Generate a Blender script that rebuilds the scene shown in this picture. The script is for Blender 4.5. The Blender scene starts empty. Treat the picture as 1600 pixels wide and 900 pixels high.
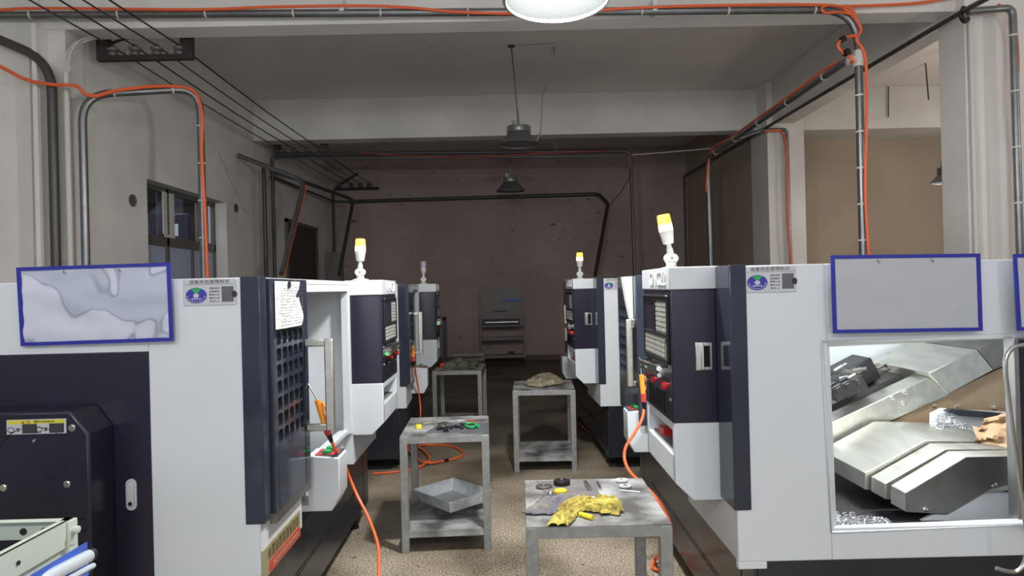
import bpy, bmesh, math, random
from math import sin, cos, pi, radians
from mathutils import Vector, Matrix, noise
random.seed(7)
S = bpy.context.scene
COL = S.collection
# ------------------------------------------------------------ camera
YAW, ROLL, CH = -0.008, 0.024, 1.7
cR = Vector((cos(YAW), sin(YAW), 0)); cF = Vector((-sin(YAW), cos(YAW), 0)); cU = Vector((0, 0, 1))
cam = bpy.data.cameras.new('camera'); cam.sensor_width = 36; cam.lens = 22.5; cam.clip_start = .05; cam.clip_end = 100
co = bpy.data.objects.new('camera', cam); COL.objects.link(co)
rx = cR*cos(ROLL)-cU*sin(ROLL); ry = cR*sin(ROLL)+cU*cos(ROLL); rz = -cF
M = Matrix((rx, ry, rz)).transposed().to_4x4(); M.translation = Vector((0, 0, CH)); co.matrix_world = M
S.camera = co
def ray(px, py):
    return (cF*1000 + rx*(px-800) - ry*(py-450))
def at(px, py, Y):
    d = ray(px, py); return Vector((0, 0, CH)) + d*(Y/d.y)
def onz(px, py, z):
    d = ray(px, py); return Vector((0, 0, CH)) + d*((z-CH)/d.z)
# ------------------------------------------------------------ world, exposure, large lights
w = bpy.data.worlds.new('world'); S.world = w; w.use_nodes = True
w.node_tree.nodes['Background'].inputs[0].default_value = (.80, .86, 1, 1)
w.node_tree.nodes['Background'].inputs[1].default_value = .5
S.view_settings.view_transform = 'Standard'; S.view_settings.look = 'None'
S.view_settings.exposure = 0.0; S.view_settings.gamma = 1; S.view_settings.use_curve_mapping = False
def area(name, loc, size, power, color=(1, 1, 1), rot=(0, 0, 0), sy=None, spread=None):
    l = bpy.data.lights.new(name, 'AREA'); l.energy = power; l.color = color; l.shape = 'RECTANGLE' if sy else 'DISK'; l.size = size
    if sy: l.size_y = sy
    if spread: l.spread = spread
    o = bpy.data.objects.new(name, l); COL.objects.link(o); o.location = loc; o.rotation_euler = rot; return o
# high bay lamps of the hall on the camera's side (lit), the lit one in view, and added right bay fill
def bulb(name, loc, power, color=(.93, .97, 1), r=.25):
    l = bpy.data.lights.new(name, 'POINT'); l.energy = power; l.color = color; l.shadow_soft_size = r
    o = bpy.data.objects.new(name, l); COL.objects.link(o); o.location = loc; return o
bulb('hall_and_fill_light', (-.6, -1.0, 3.5), 140)
bulb('hall_and_fill_light', (3.0, -1.2, 3.5), 100)
bulb('hall_and_fill_light', (-3.0, -1.2, 3.5), 90)
bulb('hall_and_fill_light', (7.4, 3.2, 3.6), 75, (1, .95, .88))  # unseen bulb added in the right bay to brighten its beige wall
bulb('hall_and_fill_light', (6.6, 8.6, 2.9), 62, (1, .93, .86), .3)  # unseen bulb added behind the near column to lift ceiling and left wall
area('rear_fill_light', (0, -6.5, 2.6), 6, 150, (.88, .93, 1), (radians(90), 0, 0), sy=3.5)  # unseen fill panel added behind the camera to brighten the hall; no doorway
# ------------------------------------------------------------ materials
MAT = {}
def mat(name, col, rough=.5, metal=0, noise_amt=0, nscale=8, bump=0, bscale=30, spec=None, emit=None, estr=0, alpha=1, trans=0, col2=None, coords='Object', coat=0, detail=6, stretch=None):
    m = bpy.data.materials.new(name); m.use_nodes = True; nt = m.node_tree; b = nt.nodes['Principled BSDF']
    b.inputs['Base Color'].default_value = (*col, 1); b.inputs['Roughness'].default_value = rough; b.inputs['Metallic'].default_value = metal
    if spec is not None: b.inputs['Specular IOR Level'].default_value = spec
    if emit: b.inputs['Emission Color'].default_value = (*emit, 1); b.inputs['Emission Strength'].default_value = estr
    b.inputs['Alpha'].default_value = alpha; b.inputs['Transmission Weight'].default_value = trans; b.inputs['Coat Weight'].default_value = coat
    tc = nt.nodes.new('ShaderNodeTexCoord'); src = tc.outputs[coords]
    if stretch:
        mp = nt.nodes.new('ShaderNodeMapping'); mp.inputs['Scale'].default_value = stretch; nt.links.new(src, mp.inputs[0]); src = mp.outputs[0]
    if noise_amt:
        n = nt.nodes.new('ShaderNodeTexNoise'); n.inputs['Scale'].default_value = nscale; n.inputs['Detail'].default_value = detail; nt.links.new(src, n.inputs[0])
        r = nt.nodes.new('ShaderNodeValToRGB'); r.color_ramp.elements[0].position = .35; r.color_ramp.elements[1].position = .68
        c2 = col2 if col2 else tuple(c*(1-noise_amt) for c in col)
        r.color_ramp.elements[0].color = (*c2, 1); r.color_ramp.elements[1].color = (*col, 1)
        nt.links.new(n.outputs[0], r.inputs[0]); nt.links.new(r.outputs[0], b.inputs['Base Color'])
    if bump:
        n2 = nt.nodes.new('ShaderNodeTexNoise'); n2.inputs['Scale'].default_value = bscale; n2.inputs['Detail'].default_value = 5; nt.links.new(src, n2.inputs[0])
        bp = nt.nodes.new('ShaderNodeBump'); bp.inputs['Strength'].default_value = bump; bp.inputs['Distance'].default_value = .02
        nt.links.new(n2.outputs[0], bp.inputs['Height']); nt.links.new(bp.outputs[0], b.inputs['Normal'])
    MAT[name] = m; return m
mat('plaster', (.80, .775, .73), .9, noise_amt=.14, nscale=1.3, bump=.12, bscale=14)
mat('plaster_beige', (.46, .37, .285), .9, noise_amt=.12, nscale=1.1, bump=.12, bscale=14)
mat('plaster_dado', (.16, .12, .12), .9, noise_amt=.2, nscale=2)
mat('ceiling_paint', (.86, .80, .765), .95, noise_amt=.1, nscale=.8, bump=.08, bscale=10)
mat('white_paint', (.62, .65, .675), .38, noise_amt=.03, nscale=3)
mat('cream_paint', (.66, .69, .62), .4, noise_amt=.05, nscale=5)
mat('navy_paint', (.019, .016, .032), .27, noise_amt=.15, nscale=4)
mat('navy_gloss', (.030, .036, .055), .14, noise_amt=.1, nscale=4)
mat('base_paint', (.020, .020, .028), .25)
mat('black', (.006, .006, .007), .5)
mat('gap_black', (.002, .002, .003), .9)
mat('rubber', (.012, .012, .013), .7)
mat('glass_dark', (.03, .035, .03), .06, spec=.7)
mat('steel', (.52, .52, .50), .30, 1, noise_amt=.12, nscale=14)
mat('steel_bright', (.75, .74, .70), .22, 1)
mat('steel_brushed', (.74, .73, .66), .42, 1, noise_amt=.2, nscale=20, stretch=(1, .2, 1))
mat('steel_dull', (.27, .26, .245), .42, .9, noise_amt=.25, nscale=7)
mat('steel_warm', (.52, .38, .25), .45, .7, noise_amt=.2, nscale=6)
mat('table_paint', (.36, .37, .36), .42, .55, noise_amt=.25, nscale=24, bump=.05)
mat('table_top', (.46, .465, .46), .5, .3, noise_amt=.5, nscale=6, col2=(.10, .095, .09), bump=.15, bscale=40, detail=12)
mat('galvanized', (.80, .84, .87), .45, .6, noise_amt=.2, nscale=18)
mat('conduit', (.23, .24, .245), .34, .75, noise_amt=.2, nscale=10)
mat('conduit_white', (.6, .58, .54), .5)
mat('conduit_dark', (.085, .08, .08), .45, .5)
mat('orange', (.80, .13, .035), .45)
mat('orange_gun', (.95, .33, .03), .4)
mat('red', (.62, .02, .02), .4)
mat('redplate', (.55, .055, .04), .5)
mat('brass', (.42, .38, .22), .5, .3, noise_amt=.2, nscale=30)
mat('brass_dark', (.24, .19, .10), .5, .3)
mat('green', (.02, .33, .10), .4)
mat('green_light', (.15, .75, .25), .35, emit=(.2, 1, .35), estr=.5)
mat('yellow', (.80, .62, .03), .5)
mat('yellow_cloth', (.56, .46, .09), .85, noise_amt=.45, nscale=11, col2=(.20, .15, .03), bump=.5, bscale=60)
mat('grey_cloth', (.07, .075, .14), .95, noise_amt=.4, nscale=9, col2=(.20, .18, .15))
mat('khaki_cloth', (.30, .26, .17), .95, noise_amt=.5, nscale=18)
mat('olive_cloth', (.13, .13, .09), .95, noise_amt=.6, nscale=12)
mat('mat_dark', (.10, .10, .115), .75, noise_amt=.35, nscale=20)
mat('mat_brown', (.17, .15, .15), .8, noise_amt=.35, nscale=16)
mat('blue_frame', (.02, .025, .28), .35)
mat('blue', (.035, .10, .50), .45)
mat('disc_blue', (.03, .03, .30), .4)
mat('plate_silver', (.50, .51, .52), .4, .1)
mat('plate_window', (.11, .11, .125), .25)
mat('ink', (.02, .02, .025), .6)
mat('ink_white', (.8, .8, .8), .6)
mat('paper', (.70, .72, .69), .8)
mat('paper_brown', (.34, .215, .12), .8, noise_amt=.25, nscale=6, bump=.3, bscale=12)
mat('label_yellow', (.62, .55, .04), .5)
mat('plastic_lamp', (.60, .60, .55), .4)
mat('lamp_off', (.42, .36, .52), .4)
mat('lens_on', (.9, .38, .05), .4, emit=(1, .42, .07), estr=2.2)
mat('lens_hot', (1, .8, .45), .4, emit=(1, .80, .42), estr=6)
mat('screen', (.03, .025, .05), .12)
mat('keypad', (.24, .25, .23), .5, noise_amt=.3, nscale=60)
mat('keys', (.40, .40, .36), .5)
mat('clear_plastic', (.75, .78, .78), .08, trans=.3)
mat('lamp_metal', (.20, .21, .22), .45, .6)
mat('lamp_fins', (.38, .37, .34), .45, .7)
mat('diffuser', (.0008, .0008, .0008), .6, spec=0, emit=(.90, .97, .95), estr=.8)
mat('led', (1, 1, 1), .3, emit=(.95, .98, 1), estr=16)
mat('rust', (.045, .026, .026), .8, noise_amt=.4, nscale=20)
mat('ceramic', (.12, .09, .09), .4)
mat('alu_frame', (.34, .35, .36), .4, .5)
mat('win_frame', (.16, .145, .13), .5, .3)
mat('glass', (.9, .95, 1), .03, trans=1)
mat('frosted', (.45, .50, .66), .35, alpha=.9)
mat('tarp', (.22, .21, .22), .9, noise_amt=.4, nscale=16, bump=.4, bscale=50)
mat('dark_wood', (.065, .05, .05), .7)
mat('cart_green', (.52, .58, .50), .4, noise_amt=.04, nscale=5)
mat('cart_beige', (.22, .19, .19), .6)
mat('tube_white', (.62, .68, .74), .25, .2)
mat('sleeve', (.60, .60, .68), .10, alpha=.62, bump=1, bscale=3.2)
mat('sleeve_clear', (.48, .49, .52), .12, alpha=.85, bump=.15, bscale=4)
mat('chips', (.62, .62, .64), .35, .8)
mat('chips_dark', (.018, .012, .016), .6, 0, noise_amt=.5, nscale=60, bump=.3, bscale=120)
mat('tool_black', (.013, .012, .014), .4)
mat('tie', (.62, .6, .56), .5)
mat('patch_dark', (.12, .10, .095), .9)
mat('machine_light', (1, 1, 1), .4, emit=(.95, .98, 1), estr=3)

def floor_mat():
    m = bpy.data.materials.new('concrete_floor'); m.use_nodes = True; nt = m.node_tree; N = nt.nodes; L = nt.links; b = N['Principled BSDF']
    tc = N.new('ShaderNodeTexCoord')
    n1 = N.new('ShaderNodeTexNoise'); n1.inputs['Scale'].default_value = 85; n1.inputs['Detail'].default_value = 3; L.new(tc.outputs['Object'], n1.inputs[0])
    r1 = N.new('ShaderNodeValToRGB'); e = r1.color_ramp.elements; e[0].position = .38; e[0].color = (.16, .13, .09, 1); e[1].position = .64; e[1].color = (.62, .53, .40, 1); L.new(n1.outputs[0], r1.inputs[0])
    n2 = N.new('ShaderNodeTexNoise'); n2.inputs['Scale'].default_value = 1.4; n2.inputs['Detail'].default_value = 8; L.new(tc.outputs['Object'], n2.inputs[0])
    r2 = N.new('ShaderNodeValToRGB'); e = r2.color_ramp.elements; e[0].position = .36; e[0].color = (.38, .36, .33, 1); e[1].position = .60; e[1].color = (1, 1, 1, 1); L.new(n2.outputs[0], r2.inputs[0])
    # floor tone eases darker beyond the first tables
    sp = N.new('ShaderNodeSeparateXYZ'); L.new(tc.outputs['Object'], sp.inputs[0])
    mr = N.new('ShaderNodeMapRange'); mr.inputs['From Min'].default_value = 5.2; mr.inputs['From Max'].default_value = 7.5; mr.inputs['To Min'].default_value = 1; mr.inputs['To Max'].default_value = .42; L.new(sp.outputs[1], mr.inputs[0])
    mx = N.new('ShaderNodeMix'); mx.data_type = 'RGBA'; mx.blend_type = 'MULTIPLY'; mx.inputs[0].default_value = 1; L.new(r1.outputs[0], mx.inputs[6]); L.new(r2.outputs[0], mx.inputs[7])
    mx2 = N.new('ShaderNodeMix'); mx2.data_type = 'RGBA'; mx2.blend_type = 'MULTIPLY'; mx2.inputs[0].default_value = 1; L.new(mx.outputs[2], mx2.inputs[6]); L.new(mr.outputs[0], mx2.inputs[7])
    v = N.new('ShaderNodeTexVoronoi'); v.inputs['Scale'].default_value = 5; L.new(tc.outputs['Object'], v.inputs[0])
    r3 = N.new('ShaderNodeValToRGB'); e = r3.color_ramp.elements; e[0].position = .05; e[0].color = (.25, .22, .2, 1); e[1].position = .085; e[1].color = (1, 1, 1, 1); L.new(v.outputs['Distance'], r3.inputs[0])
    mx3 = N.new('ShaderNodeMix'); mx3.data_type = 'RGBA'; mx3.blend_type = 'MULTIPLY'; mx3.inputs[0].default_value = 1; L.new(mx2.outputs[2], mx3.inputs[6]); L.new(r3.outputs[0], mx3.inputs[7])
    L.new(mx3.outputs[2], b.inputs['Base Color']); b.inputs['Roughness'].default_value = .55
    bp = N.new('ShaderNodeBump'); bp.inputs['Strength'].default_value = .25; bp.inputs['Distance'].default_value = .01; L.new(n1.outputs[0], bp.inputs['Height']); L.new(bp.outputs[0], b.inputs['Normal'])
    MAT['floor'] = m
floor_mat()
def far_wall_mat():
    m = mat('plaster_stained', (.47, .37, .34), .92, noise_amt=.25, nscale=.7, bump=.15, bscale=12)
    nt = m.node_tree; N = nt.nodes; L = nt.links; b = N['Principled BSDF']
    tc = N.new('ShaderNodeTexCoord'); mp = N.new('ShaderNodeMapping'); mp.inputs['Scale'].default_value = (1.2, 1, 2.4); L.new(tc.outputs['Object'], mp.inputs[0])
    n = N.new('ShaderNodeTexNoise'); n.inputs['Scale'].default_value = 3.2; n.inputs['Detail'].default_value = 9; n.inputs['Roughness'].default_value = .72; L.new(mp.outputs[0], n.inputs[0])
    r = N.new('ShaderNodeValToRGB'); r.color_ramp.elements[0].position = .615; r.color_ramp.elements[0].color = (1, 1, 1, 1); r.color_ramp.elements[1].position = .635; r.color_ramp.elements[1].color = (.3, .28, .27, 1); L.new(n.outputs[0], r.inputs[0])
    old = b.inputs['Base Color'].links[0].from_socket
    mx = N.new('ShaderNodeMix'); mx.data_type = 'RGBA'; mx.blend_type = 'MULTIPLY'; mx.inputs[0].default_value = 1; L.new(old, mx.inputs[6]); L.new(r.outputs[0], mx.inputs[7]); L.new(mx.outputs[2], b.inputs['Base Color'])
far_wall_mat()
def pattern_mats():
    m = mat('pegboard', (.30, .29, .28), .6); nt = m.node_tree; N = nt.nodes; L = nt.links
    tc = N.new('ShaderNodeTexCoord'); prev = tc.outputs['Object']
    for op, v in (('MULTIPLY', (28, 0, 28)), ('FRACTION', None), ('SUBTRACT', (.5, 0, .5)), ('LENGTH', None)):
        n = N.new('ShaderNodeVectorMath'); n.operation = op; L.new(prev, n.inputs[0])
        if v: n.inputs[1].default_value = v
        prev = n.outputs['Value'] if op == 'LENGTH' else n.outputs[0]
    n = N.new('ShaderNodeMath'); n.operation = 'LESS_THAN'; n.inputs[1].default_value = .24; L.new(prev, n.inputs[0])
    mx = N.new('ShaderNodeMix'); mx.data_type = 'RGBA'; mx.inputs[6].default_value = (.30, .29, .28, 1); mx.inputs[7].default_value = (.01, .01, .01, 1); L.new(n.outputs[0], mx.inputs[0]); L.new(mx.outputs[2], N['Principled BSDF'].inputs['Base Color'])
    # film of the sleeve: patches where it clings, with a darker rim
    m = MAT['sleeve']; nt = m.node_tree; N = nt.nodes; L = nt.links
    tc = N.new('ShaderNodeTexCoord'); n = N.new('ShaderNodeTexNoise'); n.inputs['Scale'].default_value = 3.6; n.inputs['Detail'].default_value = 1.5; n.inputs['Distortion'].default_value = .8; L.new(tc.outputs['Object'], n.inputs[0])
    r = N.new('ShaderNodeValToRGB'); e = r.color_ramp.elements; e[0].position = .50; e[0].color = (.56, .60, .72, 1); e[1].position = .56; e[1].color = (.74, .74, .86, 1)
    k = e.new(.515); k.color = (.36, .39, .48, 1); k = e.new(.53); k.color = (.68, .70, .80, 1)
    L.new(n.outputs[0], r.inputs[0]); L.new(r.outputs[0], N['Principled BSDF'].inputs['Base Color'])
pattern_mats()
def lens_mat():
    m = MAT['diffuser']; nt = m.node_tree; N = nt.nodes; L = nt.links; b = N['Principled BSDF']
    tc = N.new('ShaderNodeTexCoord'); sp = N.new('ShaderNodeSeparateXYZ'); L.new(tc.outputs['Object'], sp.inputs[0])
    at2 = N.new('ShaderNodeMath'); at2.operation = 'ARCTAN2'; L.new(sp.outputs[1], at2.inputs[0]); L.new(sp.outputs[0], at2.inputs[1])
    m1 = N.new('ShaderNodeMath'); m1.operation = 'MULTIPLY'; m1.inputs[1].default_value = 60; L.new(at2.outputs[0], m1.inputs[0]); s1 = N.new('ShaderNodeMath'); s1.operation = 'SINE'; L.new(m1.outputs[0], s1.inputs[0])
    m2 = N.new('ShaderNodeMath'); m2.operation = 'MULTIPLY'; m2.inputs[1].default_value = 520; L.new(sp.outputs[2], m2.inputs[0]); s2 = N.new('ShaderNodeMath'); s2.operation = 'SINE'; L.new(m2.outputs[0], s2.inputs[0])
    a = N.new('ShaderNodeMath'); a.operation = 'MULTIPLY'; L.new(s1.outputs[0], a.inputs[0]); L.new(s2.outputs[0], a.inputs[1])
    r = N.new('ShaderNodeMapRange'); r.inputs['From Min'].default_value = -1; r.inputs['From Max'].default_value = 1; r.inputs['To Min'].default_value = .58; r.inputs['To Max'].default_value = 1.0; L.new(a.outputs[0], r.inputs[0])
    # brighter toward the LED at the top of the cone
    g = N.new('ShaderNodeMapRange'); g.inputs['From Min'].default_value = 0; g.inputs['From Max'].default_value = .12; g.inputs['To Min'].default_value = .75; g.inputs['To Max'].default_value = 1.9; L.new(sp.outputs[2], g.inputs[0])
    k = N.new('ShaderNodeMath'); k.operation = 'MULTIPLY'; L.new(r.outputs[0], k.inputs[0]); L.new(g.outputs[0], k.inputs[1]); L.new(k.outputs[0], b.inputs['Emission Strength'])
lens_mat()
# ------------------------------------------------------------ mesh helpers
FACE = Matrix(((1, 0, 0, 0), (0, 0, -1, 0), (0, 1, 0, 0), (0, 0, 0, 1)))   # xy plane -> faces -Y, up = Z
class MB:
    def __init__(s): s.bm = bmesh.new()
    def V(s, p, M=None):
        p = Vector(p); return s.bm.verts.new(M @ p if M else p)
    def F(s, vs):
        try: return s.bm.faces.new(vs)
        except ValueError: return None
    def box(s, a, b, M=None):
        v = [s.V((x, y, z), M) for z in (a[2], b[2]) for y in (a[1], b[1]) for x in (a[0], b[0])]
        for f in ((0, 2, 3, 1), (4, 5, 7, 6), (0, 1, 5, 4), (2, 6, 7, 3), (0, 4, 6, 2), (1, 3, 7, 5)): s.F([v[i] for i in f])
        return s
    def prism(s, pts, axis, d0, d1, M=None):
        f = {'x': lambda p, d: (d, p[0], p[1]), 'y': lambda p, d: (p[0], d, p[1]), 'z': lambda p, d: (p[0], p[1], d)}[axis]
        A = [s.V(f(p, d0), M) for p in pts]; B = [s.V(f(p, d1), M) for p in pts]; n = len(pts)
        s.F(A[::-1]); s.F(B)
        for i in range(n): s.F([A[i], A[(i+1) % n], B[(i+1) % n], B[i]])
        return s
    def poly(s, pts, M=None): s.F([s.V(p, M) for p in pts]); return s
    def solid(s, front, off):
        off = Vector(off); A = [s.V(p) for p in front]; B = [s.V(Vector(p)+off) for p in front]; n = len(A)
        s.F(A); s.F(B[::-1])
        for i in range(n): s.F([A[i], B[i], B[(i+1) % n], A[(i+1) % n]])
        return s
    def tube(s, pts, r, n=10, closed=False, cap=True, r2=None):
        P = [Vector(p) for p in pts]; m = len(P)
        T = []
        for i in range(m):
            a = P[(i-1) % m] if (closed or i > 0) else P[i]; b = P[(i+1) % m] if (closed or i < m-1) else P[i]
            T.append((b-a).normalized())
        up = Vector((0, 0, 1)) if abs(T[0].z) < .9 else Vector((1, 0, 0))
        N = (up - T[0]*up.dot(T[0])).normalized(); rings = []
        for i in range(m):
            if i: N = (N - T[i]*N.dot(T[i])).normalized()
            B = T[i].cross(N); rr = r if r2 is None else r+(r2-r)*i/(m-1)
            rings.append([s.V(P[i]+(N*cos(2*pi*k/n)+B*sin(2*pi*k/n))*rr) for k in range(n)])
        for i in range(m if closed else m-1):
            a, b = rings[i], rings[(i+1) % m]
            for k in range(n): s.F([a[k], a[(k+1) % n], b[(k+1) % n], b[k]])
        if cap and not closed: s.F(rings[0][::-1]); s.F(rings[-1])
        return s
    def rev(s, prof, M=None, n=24, caps=True):
        R = []
        for r, z in prof:
            R.append([s.V((r*cos(2*pi*k/n), r*sin(2*pi*k/n), z), M) for k in range(n)] if r > 1e-6 else [s.V((0, 0, z), M)])
        for a, b in zip(R, R[1:]):
            for k in range(n):
                k2 = (k+1) % n
                if len(a) == 1 and len(b) == 1: continue
                if len(a) == 1: s.F([a[0], b[k2], b[k]])
                elif len(b) == 1: s.F([a[k], a[k2], b[0]])
                else: s.F([a[k], a[k2], b[k2], b[k]])
        if caps and len(R[0]) > 1: s.F(R[0][::-1])
        if caps and len(R[-1]) > 1: s.F(R[-1])
        return s
    def ball(s, c, r, M=None, n=12):
        prof = [(r*sin(pi*i/8), -r*cos(pi*i/8)) for i in range(9)]
        T = Matrix.Translation(c); return s.rev(prof, (M @ T) if M else T, n)
    def build(s, name, m, parent=None, bevel=0, sm=30, world=None):
        bm = s.bm; bmesh.ops.recalc_face_normals(bm, faces=bm.faces)
        th = radians(sm)
        for f in bm.faces: f.smooth = True
        for e in bm.edges:
            e.smooth = not (len(e.link_faces) != 2 or e.calc_face_angle(0) > th)
        me = bpy.data.meshes.new(name); bm.to_mesh(me); bm.free(); me.materials.append(MAT[m])
        o = bpy.data.objects.new(name, me); COL.objects.link(o)
        if parent: o.parent = parent
        if bevel:
            b = o.modifiers.new('bevel', 'BEVEL'); b.width = bevel; b.segments = 2; b.limit_method = 'ANGLE'; b.angle_limit = radians(40); b.harden_normals = False
        return o
def tag(o, label=None, cat=None, group=None, kind=None):
    if label: o['label'] = label
    if cat: o['category'] = cat
    if group: o['group'] = group
    if kind: o['kind'] = kind
    return o
def st(o, label=None): o['kind'] = 'structure'; (o.__setitem__('label', label) if label else None); return o
def thing(name, label, cat, loc=(0, 0, 0), rz=0, group=None):
    o = bpy.data.objects.new(name, None); COL.objects.link(o); o.location = loc; o.rotation_euler = (0, 0, rz); o.empty_display_size = .1
    return tag(o, label, cat, group)
def arc(pts, rad=.1, n=6):
    """polyline with rounded corners"""
    P = [Vector(p) for p in pts]; out = [P[0]]
    for i in range(1, len(P)-1):
        a, b, c = P[i-1], P[i], P[i+1]; u = (a-b); v = (c-b); r = min(rad, u.length*.45, v.length*.45)
        p0 = b+u.normalized()*r; p2 = b+v.normalized()*r
        for k in range(n+1):
            t = k/n; out.append(p0*(1-t)**2+b*2*t*(1-t)+p2*t*t)
    out.append(P[-1]); return out
def spline(pts, n=8, closed=False):
    P = [Vector(p) for p in pts]; m = len(P); out = []
    rng = range(m) if closed else range(m-1)
    for i in rng:
        if closed: a, b, c, d = P[(i-1) % m], P[i], P[(i+1) % m], P[(i+2) % m]
        else: a, b, c, d = P[max(i-1, 0)], P[i], P[i+1], P[min(i+2, m-1)]
        for k in range(n):
            t = k/n; out.append(.5*((2*b)+(c-a)*t+(2*a-5*b+4*c-d)*t*t+(3*b-a-3*c+d)*t**3))
    if not closed: out.append(P[-1])
    return out
def text(body, size, m, parent, M, name, align='CENTER', sx=1.0, ext=.0004):
    cu = bpy.data.curves.new(name, 'FONT'); cu.body = body; cu.size = size; cu.align_x = align; cu.align_y = 'CENTER'; cu.extrude = ext; cu.resolution_u = 2
    o = bpy.data.objects.new(name+'_tmp', cu); COL.objects.link(o)
    dg = bpy.context.evaluated_depsgraph_get(); me = bpy.data.meshes.new_from_object(o.evaluated_get(dg)); bpy.data.objects.remove(o)
    me.transform(M @ Matrix.Diagonal((sx, 1, 1, 1))); me.materials.clear(); me.materials.append(MAT[m])
    o = bpy.data.objects.new(name, me); COL.objects.link(o); o.parent = parent; return o
def joinmesh(objs, name):
    """join several freshly made meshes (same parent, same material) into the first"""
    bm = bmesh.new()
    for o in objs: bm.from_mesh(o.data)
    me = objs[0].data; bm.to_mesh(me); bm.free()
    for o in objs[1:]: bpy.data.objects.remove(o)
    objs[0].name = name; return objs[0]
def inside(p, poly):
    x, y = p; c = False; j = len(poly)-1
    for i in range(len(poly)):
        a, b = poly[i], poly[j]
        if (a[1] > y) != (b[1] > y) and x < (b[0]-a[0])*(y-a[1])/(b[1]-a[1])+a[0]: c = not c
        j = i
    return c
def edged(p, poly):
    d = 9
    for i in range(len(poly)):
        a = Vector(poly[i]); b = Vector(poly[(i+1) % len(poly)]); q = Vector(p); t = max(0, min(1, (q-a).dot(b-a)/max((b-a).length_squared, 1e-9)))
        d = min(d, (a+(b-a)*t-q).length)
    return d
def rag(name, m, outline, z, h, seed, step=.008, freq=14, fold=.5, drop=None, parent=None, thick=.003, edgew=.04):
    """a crumpled cloth lying on z whose outline is the polygon"""
    xs = [p[0] for p in outline]; ys = [p[1] for p in outline]
    poly = outline; bm = bmesh.new(); g = {}
    nx = int((max(xs)-min(xs))/step)+2; ny = int((max(ys)-min(ys))/step)+2
    for i in range(nx):
        for j in range(ny):
            x = min(xs)+i*step; y = min(ys)+j*step
            if inside((x, y), poly):
                e = min(1, edged((x, y), poly)/edgew)
                q = Vector((x*freq, y*freq, seed)); nn = noise.noise(q)+.5*noise.noise(q*2.3)
                rid = 1-abs(noise.noise(Vector((x*freq*.9+seed, y*freq*.5, seed*2))))*2.2
                zz = z+thick+h*(e**.6)*max(0.02, .45+.5*nn+fold*.4*max(rid, -.5))
                if drop and y < drop: zz = z+.006-(drop-y)*2.2; y = drop-.006-(drop-y)*.15+.004*noise.noise(q)
                g[i, j] = bm.verts.new((x+.006*noise.noise(q*1.7), y, zz))
    for (i, j), v in g.items():
        q = [g.get(k) for k in ((i, j), (i+1, j), (i+1, j+1), (i, j+1))]
        if all(q): bm.faces.new(q)
    for f in bm.faces: f.smooth = True
    me = bpy.data.meshes.new(name); bm.to_mesh(me); bm.free(); me.materials.append(MAT[m])
    o = bpy.data.objects.new(name, me); COL.objects.link(o)
    s = o.modifiers.new('thick', 'SOLIDIFY'); s.thickness = thick; s.offset = 0
    if parent: o.parent = parent
    return o

# ============================================================ room
XL, XR, YF, ZC, ZB = -4.17, 4.28, 15.0, 4.94, 4.25
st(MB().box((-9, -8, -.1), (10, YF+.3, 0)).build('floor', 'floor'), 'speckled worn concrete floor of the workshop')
st(MB().box((-9, -8, ZC), (10, YF+.3, ZC+.15)).build('ceiling', 'ceiling_paint'), 'grey plaster ceiling')
# left wall with window opening
WY0, WY1, WZ0, WZ1 = 7.5, 9.62, 1.15, 3.08
b = MB(); X0 = XL-.28
for (y0, y1, z0, z1) in ((6.35, WY0, 0, ZC), (WY1, YF+.3, 0, ZC), (WY0, WY1, 0, WZ0), (WY0, WY1, WZ1, ZC)): b.box((X0, y0, z0), (XL, y1, z1))
st(b.build('wall_left', 'plaster'), 'grey plaster left wall')
b = MB(); b.box((XL-.2, 6.1, 0), (XL+.04, 6.36, ZB)); b.box((XL-.16, 5.94, 0), (XL-.12, 6.1, ZB))
st(b.build('trim_1', 'plaster'), 'plaster pilaster on the left wall under the beam')
st(MB().box((XL, YF, 0), (XR+.05, YF+.3, ZC)).build('wall_far', 'plaster_stained'), 'dim stained far wall')
st(MB().box((XL, YF-.012, 0), (XR, YF, .12)).build('baseboard_far', 'plaster_dado'))
st(MB().box((XR, 10.98, 0), (XR+.25, YF, ZC)).build('wall_right', 'plaster_beige'), 'beige wall on the right of the far bay')
st(MB().box((XR+.25, 11.5, 0), (10, 11.7, ZC)).build('wall_right_bay', 'plaster_beige'), 'beige back wall of the right bay')
st(MB().box((9.8, -8, 0), (10, 11.5, ZC)).build('wall_right_outer', 'plaster'))
# beams and columns
st(MB().box((XL-.2, 6.1, ZB), (10, 6.36, ZC)).build('beam_front', 'plaster', bevel=.008), 'near plaster ceiling beam across the hall')
st(MB().box((XL, 10.7, ZB), (4.9, 11.0, ZC)).build('beam_middle', 'plaster', bevel=.008), 'second plaster ceiling beam')
st(MB().box((4.9, 10.7, ZB-.02), (10, 11.5, ZC)).build('beam_right_bay', 'plaster', bevel=.008))
st(MB().box((XR+.07, 6.36, ZB), (XR+.42, 10.7, ZC)).build('beam_side', 'plaster', bevel=.008), 'lengthwise beam between the columns')
st(MB().box((4.36, 5.98, 0), (4.54, 6.35, ZC)).build('column_near', 'plaster', bevel=.01), 'near right plaster column')
st(MB().box((4.54, 6.02, 0), (5.6, 6.35, ZC)).build('column_near_side', 'plaster', bevel=.01))
st(MB().box((4.26, 10.3, 0), (4.86, 11.0, ZC)).build('column_far', 'plaster', bevel=.01), 'second right plaster column')
st(MB().box((-9, 6.1, 0), (XL-.2, 6.36, ZC)).build('wall_left_near', 'plaster'), 'plaster wall left of the pilaster, facing the camera')
st(MB().box((-9.2, -8, 0), (-9, 6.4, ZC)).build('wall_left_outer', 'plaster'))
st(MB().box((XL-.34, 6.07, 0), (XL-.28, 6.1, 4.0)).build('trim_2', 'plaster'))
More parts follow.
